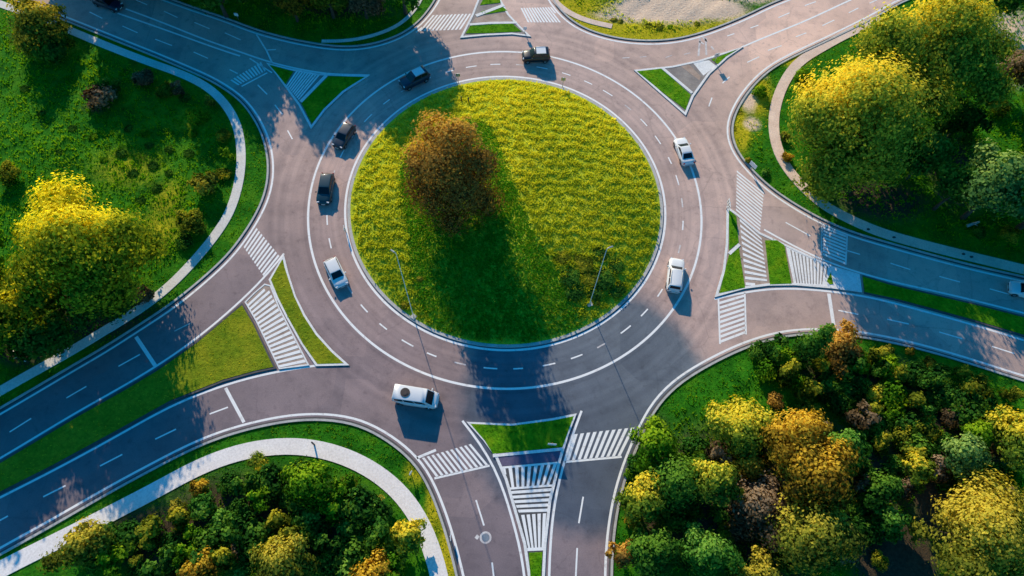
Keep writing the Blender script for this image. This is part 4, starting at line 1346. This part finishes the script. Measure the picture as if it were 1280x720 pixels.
def sign(label, px, py, facing, w=.9, h=.7, hp=2.2, pm='sign_white', post='metal', z=None, chev=False, name='road_sign', cat='sign'):
    c = at(px, py)
    zz = (.1 if inside(np.array([[c.x, c.y]]), road_outline)[0] else ground_z(c.x, c.y)) if z is None else z
    a = (at(px + facing[0], py + facing[1]) - c)
    t = empty(name, (c.x, c.y, zz), math.atan2(a.y, a.x)); tag(t, label, cat)
    b = MB(); b.tube([(0, 0, -.15), (0, 0, hp)], [.05, .05], 8); b.build('post', M[post], t, True)
    b = MB(); b.box((.07, 0, hp - h / 2), (.05, w, h)); pn = b.build('panel', M[pm], t)
    if chev:
        b = MB()
        for k in (-1, 0, 1):
            b.box((.098, k * w * .3, hp - h / 2), (.006, w * .1, h * .7))
        b.build('chevron', M['sign_dark'], pn)
    return t


sign('small white marker sign on the left edge of the central island kerb', 433, 291, (-30, 5), .7, .6, 1.2, z=.1)
sign('white sign on the tip of the right hand splitter island', 908, 262, (-30, 0), 1.3, .9, 1.6, chev=True)
sign('white sign with an orange post on the bottom splitter island', 689, 558, (-2, 30), .9, .7, 1.6, post='sign_orange')
sign('white sign among flowers on the right hand verge', 938, 213, (-30, 20), 1.1, .7, 1.5)
sign('short white marker post on the left verge beside the bottom left zebra crossing', 514, 593, (20, 12), .5, .5, 1.3)
sign('small white marker on the lower left verge near the bottom edge', 563, 672, (25, 0), .8, .5, 1.0)
sign('small white marker on the verge above the upper left road', 298, 24, (-10, 20), .6, .5, 1.2)
sign('pale two sided sign in the roadway island on the upper right slip road', 893, 78, (-10, -20), .7, .6, 1.6)
sign('small dark backed sign at the upper left edge of the central island', 573, 104, (0, -25), .6, .6, 1.7, 'metal', z=.12)
sign('small dark backed sign at the upper right edge of the central island', 703, 109, (0, -25), .6, .6, 1.7, 'metal', z=.12)
sign('small marker sign beside the crossing lawn of the top splitter island', 656, 42, (0, 25), .5, .5, 1.2, 'sign_white')


def bollard(label, px, py, m='sign_dark', h=.95, z=None, group=None):
    c = at(px, py)
    o = MB(); o.tube([(0, 0, -.1), (0, 0, h * .85), (0, 0, h * .97), (0, 0, h)], [.09, .09, .075, .03], 10)
    o = o.build('bollard', M[m], None, True); o.location = (c.x, c.y, (.05 if z is None else z)); tag(o, label, 'bollard', group)


bollard('dark bollard on the edge of the cream path near the top of its curve', 393, 556, h=1.2)
for px, py in ((577, 131), (586, 133)):
    c = at(px, py)
    bollard('short dark post in the grass at the top of the central island', px, py, h=.9, z=float(dome(np.float64(c.x), np.float64(c.y))), group='short dark posts in the island grass')


def stone(label, px, py, r, group=None):
    c = at(px, py); b = MB(); rg = np.random.default_rng(int(px))
    n = 8
    vs = [(0, 0, r * .7)]
    for k, (rr, zz) in enumerate(((.6, .55), (1, .15), (.9, -.15))):
        for i in range(n):
            a = 2 * math.pi * i / n; f = r * rr * rg.uniform(.8, 1.2)
            vs.append((f * math.cos(a), f * math.sin(a) * .7, zz * r))
    fs = [(0, 1 + i, 1 + (i + 1) % n) for i in range(n)]
    for k in range(2):
        for i in range(n):
            fs.append((1 + k * n + i, 1 + (k + 1) * n + i, 1 + (k + 1) * n + (i + 1) % n, 1 + k * n + (i + 1) % n))
    b.add(vs, fs); o = b.build('stone', M['stone'], None, True)
    o.location = (c.x, c.y, .07); tag(o, label, 'stone', group)


for px, py in ((1085, 287), (1117, 297), (1204, 318), (1214, 321.5)):
    stone('small dark stone lying on the tan path', px, py, .22, 'dark stones on the tan path')


def log(label, p0, p1, r, z=.25):
    a, c = at(*p0), at(*p1)
    za, zc = ground_z(a.x, a.y), ground_z(c.x, c.y)
    b = MB(); d = c - a
    A, Bm, D = Vector((0, 0, za + r)), Vector((d.x * .5, d.y * .5, (za + zc) / 2 + r * 1.5)), Vector((d.x, d.y, zc + r))
    b.tube([A, Bm, D], [r, r * .9, r * .7], 8)
    b.tube([Bm, Bm + Vector((d.y * .3, -d.x * .3, .3))], [r * .5, r * .15], 6)
    o = b.build('fallen_log', M['palewood'], None, True); o.location = (a.x, a.y, 0); tag(o, label, 'log')


log('pale fallen log in the dark at the foot of the left edge trees', (19, 440), (33, 452), .14)
log('white bleached log on the grass above the right end of the tan path', (1207, 284), (1222, 279), .20)


# ------------------------------------------------------------------ vehicles
def bez(b_, o, width=.05, seg=2):
    md = o.modifiers.new('bevel', 'BEVEL'); md.width = width; md.segments = seg; md.limit_method = 'ANGLE'; md.angle_limit = math.radians(28)
    return o


KINDS = {
    # top profile of the lower body (x fraction from the tail, height), greenhouse (tail base, tail roof, front roof, front base), belt height
    'hatch': ([(-.5, .52), (-.492, .80), (-.47, .93), (-.42, .955), (-.30, .97), (.10, .95), (.24, .92), (.38, .84), (.43, .78), (.46, .72), (.493, .60), (.5, .46)], (-.475, -.37, .06, .25), .93),
    'sedan': ([(-.5, .52), (-.493, .78), (-.46, .94), (-.41, .965), (-.34, .98), (.10, .95), (.22, .92), (.37, .84), (.42, .785), (.46, .72), (.493, .60), (.5, .46)], (-.37, -.19, .05, .24), .94),
    'suv': ([(-.5, .60), (-.494, .95), (-.47, 1.07), (-.42, 1.09), (-.30, 1.10), (.10, 1.09), (.24, 1.06), (.40, .98), (.44, .92), (.465, .86), (.495, .70), (.5, .52)], (-.485, -.43, .07, .24), 1.06),
    'van': ([(-.5, .60), (-.496, 1.00), (-.485, 1.10), (-.30, 1.12), (.20, 1.12), (.37, 1.08), (.44, .95), (.475, .82), (.496, .66), (.5, .50)], (-.494, -.475, .25, .40), 1.08),
}


def vehicle(label, px, py, facing, kind, pm, L=4.3, W=1.80, Ht=1.46, name='parked_car', cat='car', roofm=None, rack=False, dot=False, hood=None):
    c = at(px, py, .6)
    if facing == 'ring':
        ang = math.atan2(c.y, c.x) + math.pi / 2
    else:
        d = at(px + facing[0], py + facing[1], .6) - c
        ang = math.atan2(d.y, d.x)
    t = empty(name, (c.x, c.y, .005), ang)
    tag(t, label, cat, 'vehicles on the roundabout')
    prof, gh, belt = KINDS[kind]
    # lower body
    vs, fs = [], []
    nsec = None
    for xf, zt in prof:
        k = 1.0 - .30 * max(0, (abs(xf) - .36) / .14) ** 2.4
        w = W / 2 * k
        zb = .24 if abs(xf) < .47 else .30
        sec = [(0, zb), (w * .86, zb), (w * .985, zb + .12), (w, .52 if zt > .6 else zb + (zt - zb) * .6), (w * .975, zt - .10 if zt - .10 > zb + .15 else zt - .03), (w * .88, zt - .012), (w * .45, zt + .018), (0, zt + .022)]
        ring = [(xf * L, y, z) for y, z in sec] + [(xf * L, -y, z) for y, z in sec[-2:0:-1]]
        nsec = len(ring)
        vs += ring
    for i in range(len(prof) - 1):
        for j in range(nsec):
            j2 = (j + 1) % nsec
            fs.append((i * nsec + j, (i + 1) * nsec + j, (i + 1) * nsec + j2, i * nsec + j2)[::-1])
    fs.append(tuple(range(nsec))); fs.append(tuple((len(prof) - 1) * nsec + j for j in range(nsec))[::-1])
    b = MB(); b.add(vs, [f[::-1] for f in fs])
    body = b.build('body', M[pm], t, True)
    # cabin
    x0, x1, x2, x3 = [g * L for g in gh]
    wb, wr = W * .455, W * (.37 if kind != 'van' else .425)
    zb, zr = belt - .05, Ht
    n0 = .04
    base = [(x0, -wb, zb), (x3, -wb * .93, zb - .02), (x3, wb * .93, zb - .02), (x0, wb, zb)]
    roof = [(x1, -wr, zr - .03), (x2, -wr * .97, zr - .03), (x2, wr * .97, zr - .03), (x1, wr, zr - .03)]
    mid = [((x1 * .8 + x2 * .2), -wr * .9, zr), ((x1 * .15 + x2 * .85), -wr * .9, zr), ((x1 * .15 + x2 * .85), wr * .9, zr), ((x1 * .8 + x2 * .2), wr * .9, zr)]
    b = MB()
    b.add(base + roof + mid, [(0, 1, 5, 4), (1, 2, 6, 5), (2, 3, 7, 6), (3, 0, 4, 7), (4, 5, 9, 8), (5, 6, 10, 9), (6, 7, 11, 10), (7, 4, 8, 11), (8, 9, 10, 11)])
    cab = bez(b, b.build('cabin', M[pm], t), .10, 3)
    cab.data.polygons.foreach_set('use_smooth', [True] * len(cab.data.polygons))

    def pane(nm, q, u0, u1, v0, v1, m='glass', proud=.012):
        A, B, Cc, D = [Vector(v) for v in q]         # A-B bottom, D-C top
        n_ = (B - A).cross(D - A).normalized()
        f = lambda u, v: A.lerp(B, u).lerp(D.lerp(Cc, u), v) + n_ * proud
        bb = MB(); bb.add([f(u0, v0), f(u1, v0), f(u1, v1), f(u0, v1)], [(0, 1, 2, 3)])
        return bb.build(nm, M[m], t)
    pane('windscreen', [base[1], base[2], roof[2], roof[1]], .06, .94, .08, .94)
    pane('rear_window', [base[3], base[0], roof[0], roof[3]], .10, .90, .30 if kind != 'sedan' else .12, .92)
    for q in ([base[0], base[1], roof[1], roof[0]], [base[2], base[3], roof[3], roof[2]]):
        flip = q[0] is base[2]
        if kind == 'van':
            spans = [(.07, .30), (.33, .60), (.63, .90)]
        else:
            spans = [(.10, .44), (.48, .88)]
        for u0, u1 in spans:
            if flip:
                u0, u1 = 1 - u1, 1 - u0
            pane('side_window', q, u0, u1, .28, .90)
    if roofm:
        q_ = [Vector(v) for v in (mid[0], mid[1], mid[2], mid[3])]
        ce = sum(q_, Vector()) / 4
        b = MB(); b.slab([ce.xy + (v.xy - ce.xy) * 1.04 for v in q_], zr - .02, zr + .014); bez(b, b.build('roof_panel', M[roofm], t), .012)
    # wheels
    for sx in (-.315, .315):
        for sy in (-1, 1):
            y0 = sy * (W / 2 - .10)
            b = MB()
            rr = .33
            ring = [(.0, rr * .55), (.02, rr * .96), (.06, rr), (.16, rr), (.20, rr * .96), (.22, rr * .55)]
            vs, fs = [], []
            nn = 20
            for yy, r_ in ring:
                for k in range(nn):
                    a = 2 * math.pi * k / nn
                    vs.append((sx * L + r_ * math.cos(a), y0 + (yy - .09) * sy, .335 + r_ * math.sin(a)))
            for i in range(len(ring) - 1):
                for k in range(nn):
                    k2 = (k + 1) % nn
                    f = (i * nn + k, i * nn + k2, (i + 1) * nn + k2, (i + 1) * nn + k)
                    fs.append(f if sy < 0 else f[::-1])
            b.add(vs, fs); wh = b.build('wheel', M['rubber'], t, True)
            b = MB()
            vs = [(sx * L, y0 + .115 * sy, .335)]
            for k in range(nn):
                a = 2 * math.pi * k / nn
                q_ = .58 if k % 4 < 2 else .50
                vs.append((sx * L + rr * q_ * math.cos(a), y0 + .125 * sy, .335 + rr * q_ * math.sin(a)))
            b.add(vs, [(0, 1 + k, 1 + (k + 1) % nn) if sy < 0 else (0, 1 + (k + 1) % nn, 1 + k) for k in range(nn)])
            b.build('rim', M['rim'], wh)
            # arch lip
            b = MB()
            arc = [Vector((sx * L + .40 * math.cos(k * math.pi / 12), 0, .335 + .40 * math.sin(k * math.pi / 12))) for k in range(13)]
            vs, fs = [], []
            for p in arc:
                q_ = p + Vector((0, 0, 0)); inn = Vector((sx * L, 0, .335)) + (p - Vector((sx * L, 0, .335))) * .84
                vs += [(q_.x, sy * (W / 2 + .012), q_.z), (inn.x, sy * (W / 2 + .012), inn.z)]
            for k in range(12):
                f = (2 * k, 2 * k + 1, 2 * k + 3, 2 * k + 2)
                fs.append(f if sy > 0 else f[::-1])
            b.add(vs, fs); b.build('wheel_arch', M['trim'], t)
    # lamps, plates, mirrors
    for sy in (-1, 1):
        b = MB(); b.box((.462 * L, sy * W * .34, .70 if kind not in ('suv', 'van') else .84), (.16, .34, .10), -sy * .35); bez(b, b.build('headlight', M['lens'], t), .03)
        b = MB(); b.box((-.487 * L, sy * W * .385, .84 if kind not in ('suv', 'van') else .98), (.12, .22, .16), sy * .2); bez(b, b.build('tail_light', M['red_lens'], t), .03)
        b = MB(); b.box((gh[3] * L - .32, sy * (W / 2 + .09), belt + .07), (.14, .20, .13), -sy * .15); bez(b, b.build('mirror', M[pm], t), .03)
    b = MB(); b.box((.497 * L, 0, .46), (.05, W * .62, .16)); b.build('grille', M['trim'], t)
    for s_ in (-1, 1):
        b = MB(); b.box((s_ * .503 * L, 0, .42 if s_ > 0 else .62), (.02, .48, .11)); b.build('number_plate', M['sign_white'], t)
    if rack:
        for sy in (-1, 1):
            b = MB(); b.tube([(x1 + .25, sy * wr * .92, zr - .01), (x1 + .35, sy * wr * .92, zr + .06), (x2 - .3, sy * wr * .92, zr + .06), (x2 - .2, sy * wr * .92, zr - .01)], [.022] * 4, 6); b.build('roof_rail', M['metal'], t, True)
    if dot:
        n_ = 20
        b = MB()
        for r_, z0_, z1_ in ((.52, zr - .01, zr + .07), (.30, zr + .06, zr + .12)):
            b.slab([Vector((-.21 * L + r_ * math.cos(2 * math.pi * k / n_), r_ * math.sin(2 * math.pi * k / n_))) for k in range(n_)], z0_, z1_)
        b.build('roof_vent', M['stone'], t)
    return t


vehicle('dark blue car on the upper left road at the top edge', 134, 3, (30, 11), 'sedan', 'p_navy', 4.5, name='car')
vehicle('dark sport utility car with silver white roof at the upper left of the ring', 518, 99, 'ring', 'suv', 'p_navy', 4.2, 1.84, 1.66, 'car', roofm='p_white', rack=True)
vehicle('small grey car with pale bonnet in the left of the ring, above the teal car', 430, 170, 'ring', 'hatch', 'p_grey', 3.9, 1.74, 1.45, 'car')
vehicle('dark teal car at the left of the ring, below the small grey car', 407, 236, 'ring', 'hatch', 'p_teal', 4.4, 1.80, 1.46, 'car')
vehicle('white car with a black windscreen at the lower left of the ring', 420, 341, 'ring', 'hatch', 'p_white', 4.0, 1.78, 1.45, 'car')
vehicle('white van with a dark round roof vent just outside the ring', 520, 497, (40, 6), 'van', 'p_white', 4.95, 1.92, 1.98, 'van', 'van', dot=True)
vehicle('black sport utility car with white roof at the top of the ring', 670, 70, (-30, 1), 'suv', 'p_black', 3.9, 1.80, 1.66, 'car', roofm='p_white', rack=True)
vehicle('white saloon car at the right of the ring, above the other white car', 855, 189, (-9, -24), 'sedan', 'p_white', 4.3, 1.80, 1.42, 'car')
vehicle('white estate car with roof rails at the lower right of the ring', 844, 344, (3, -30), 'suv', 'p_white', 4.5, 1.88, 1.62, 'car', rack=True)
vehicle('white car half out of view at the right edge on the upper carriageway', 1284, 364, (-30, -8), 'hatch', 'p_white', 4.2, 1.80, 1.46, 'car')

# ------------------------------------------------------------------ light
SUN_EL = math.radians(25.5)
a0, a1 = at(640, 300), at(664, 360)
sd = Vector((a1.x - a0.x, a1.y - a0.y)).normalized()        # direction the shadows fall
sun_dir = Vector((-sd.x * math.cos(SUN_EL), -sd.y * math.cos(SUN_EL), math.sin(SUN_EL)))
L_ = bpy.data.lights.new('sun', 'SUN')
L_.energy = 5.0
L_.angle = math.radians(.5)
L_.color = (1.0, .83, .60)
so = bpy.data.objects.new('sun', L_); C.objects.link(so)
so.rotation_euler = (-sun_dir).to_track_quat('-Z', 'Y').to_euler()
so.location = (0, 0, 60)
w = bpy.data.worlds.new('World'); scn.world = w; w.use_nodes = True
nt = w.node_tree
bg = nt.nodes['Background']
sky = nt.nodes.new('ShaderNodeTexSky'); sky.sky_type = 'NISHITA'; sky.sun_disc = False
sky.sun_elevation = SUN_EL
sky.sun_rotation = math.atan2(sun_dir.x, sun_dir.y)
sky.air_density = 1.2; sky.dust_density = .6; sky.ozone_density = 2.0
hs = nt.nodes.new('ShaderNodeHueSaturation'); hs.inputs['Saturation'].default_value = 1.5
nt.links.new(mixc(nt, 1.0, sky.outputs[0], (.66, .88, 1.02), 'MULTIPLY'), hs.inputs['Color'])
nt.links.new(hs.outputs[0], bg.inputs[0])
bg.inputs[1].default_value = .16

cam = bpy.data.cameras.new('camera')
cam.sensor_width = 36.0
cam.lens = F / 1280 * 36.0
cam.clip_end = 4000
co = bpy.data.objects.new('camera', cam); C.objects.link(co)
co.matrix_world = Matrix.Translation(CAM) @ RC.to_4x4()
scn.camera = co
scn.view_settings.view_transform = 'Standard'
scn.view_settings.look = 'None'
scn.view_settings.exposure = 0
scn.cycles.max_bounces = 6
scn.cycles.transparent_max_bounces = 4
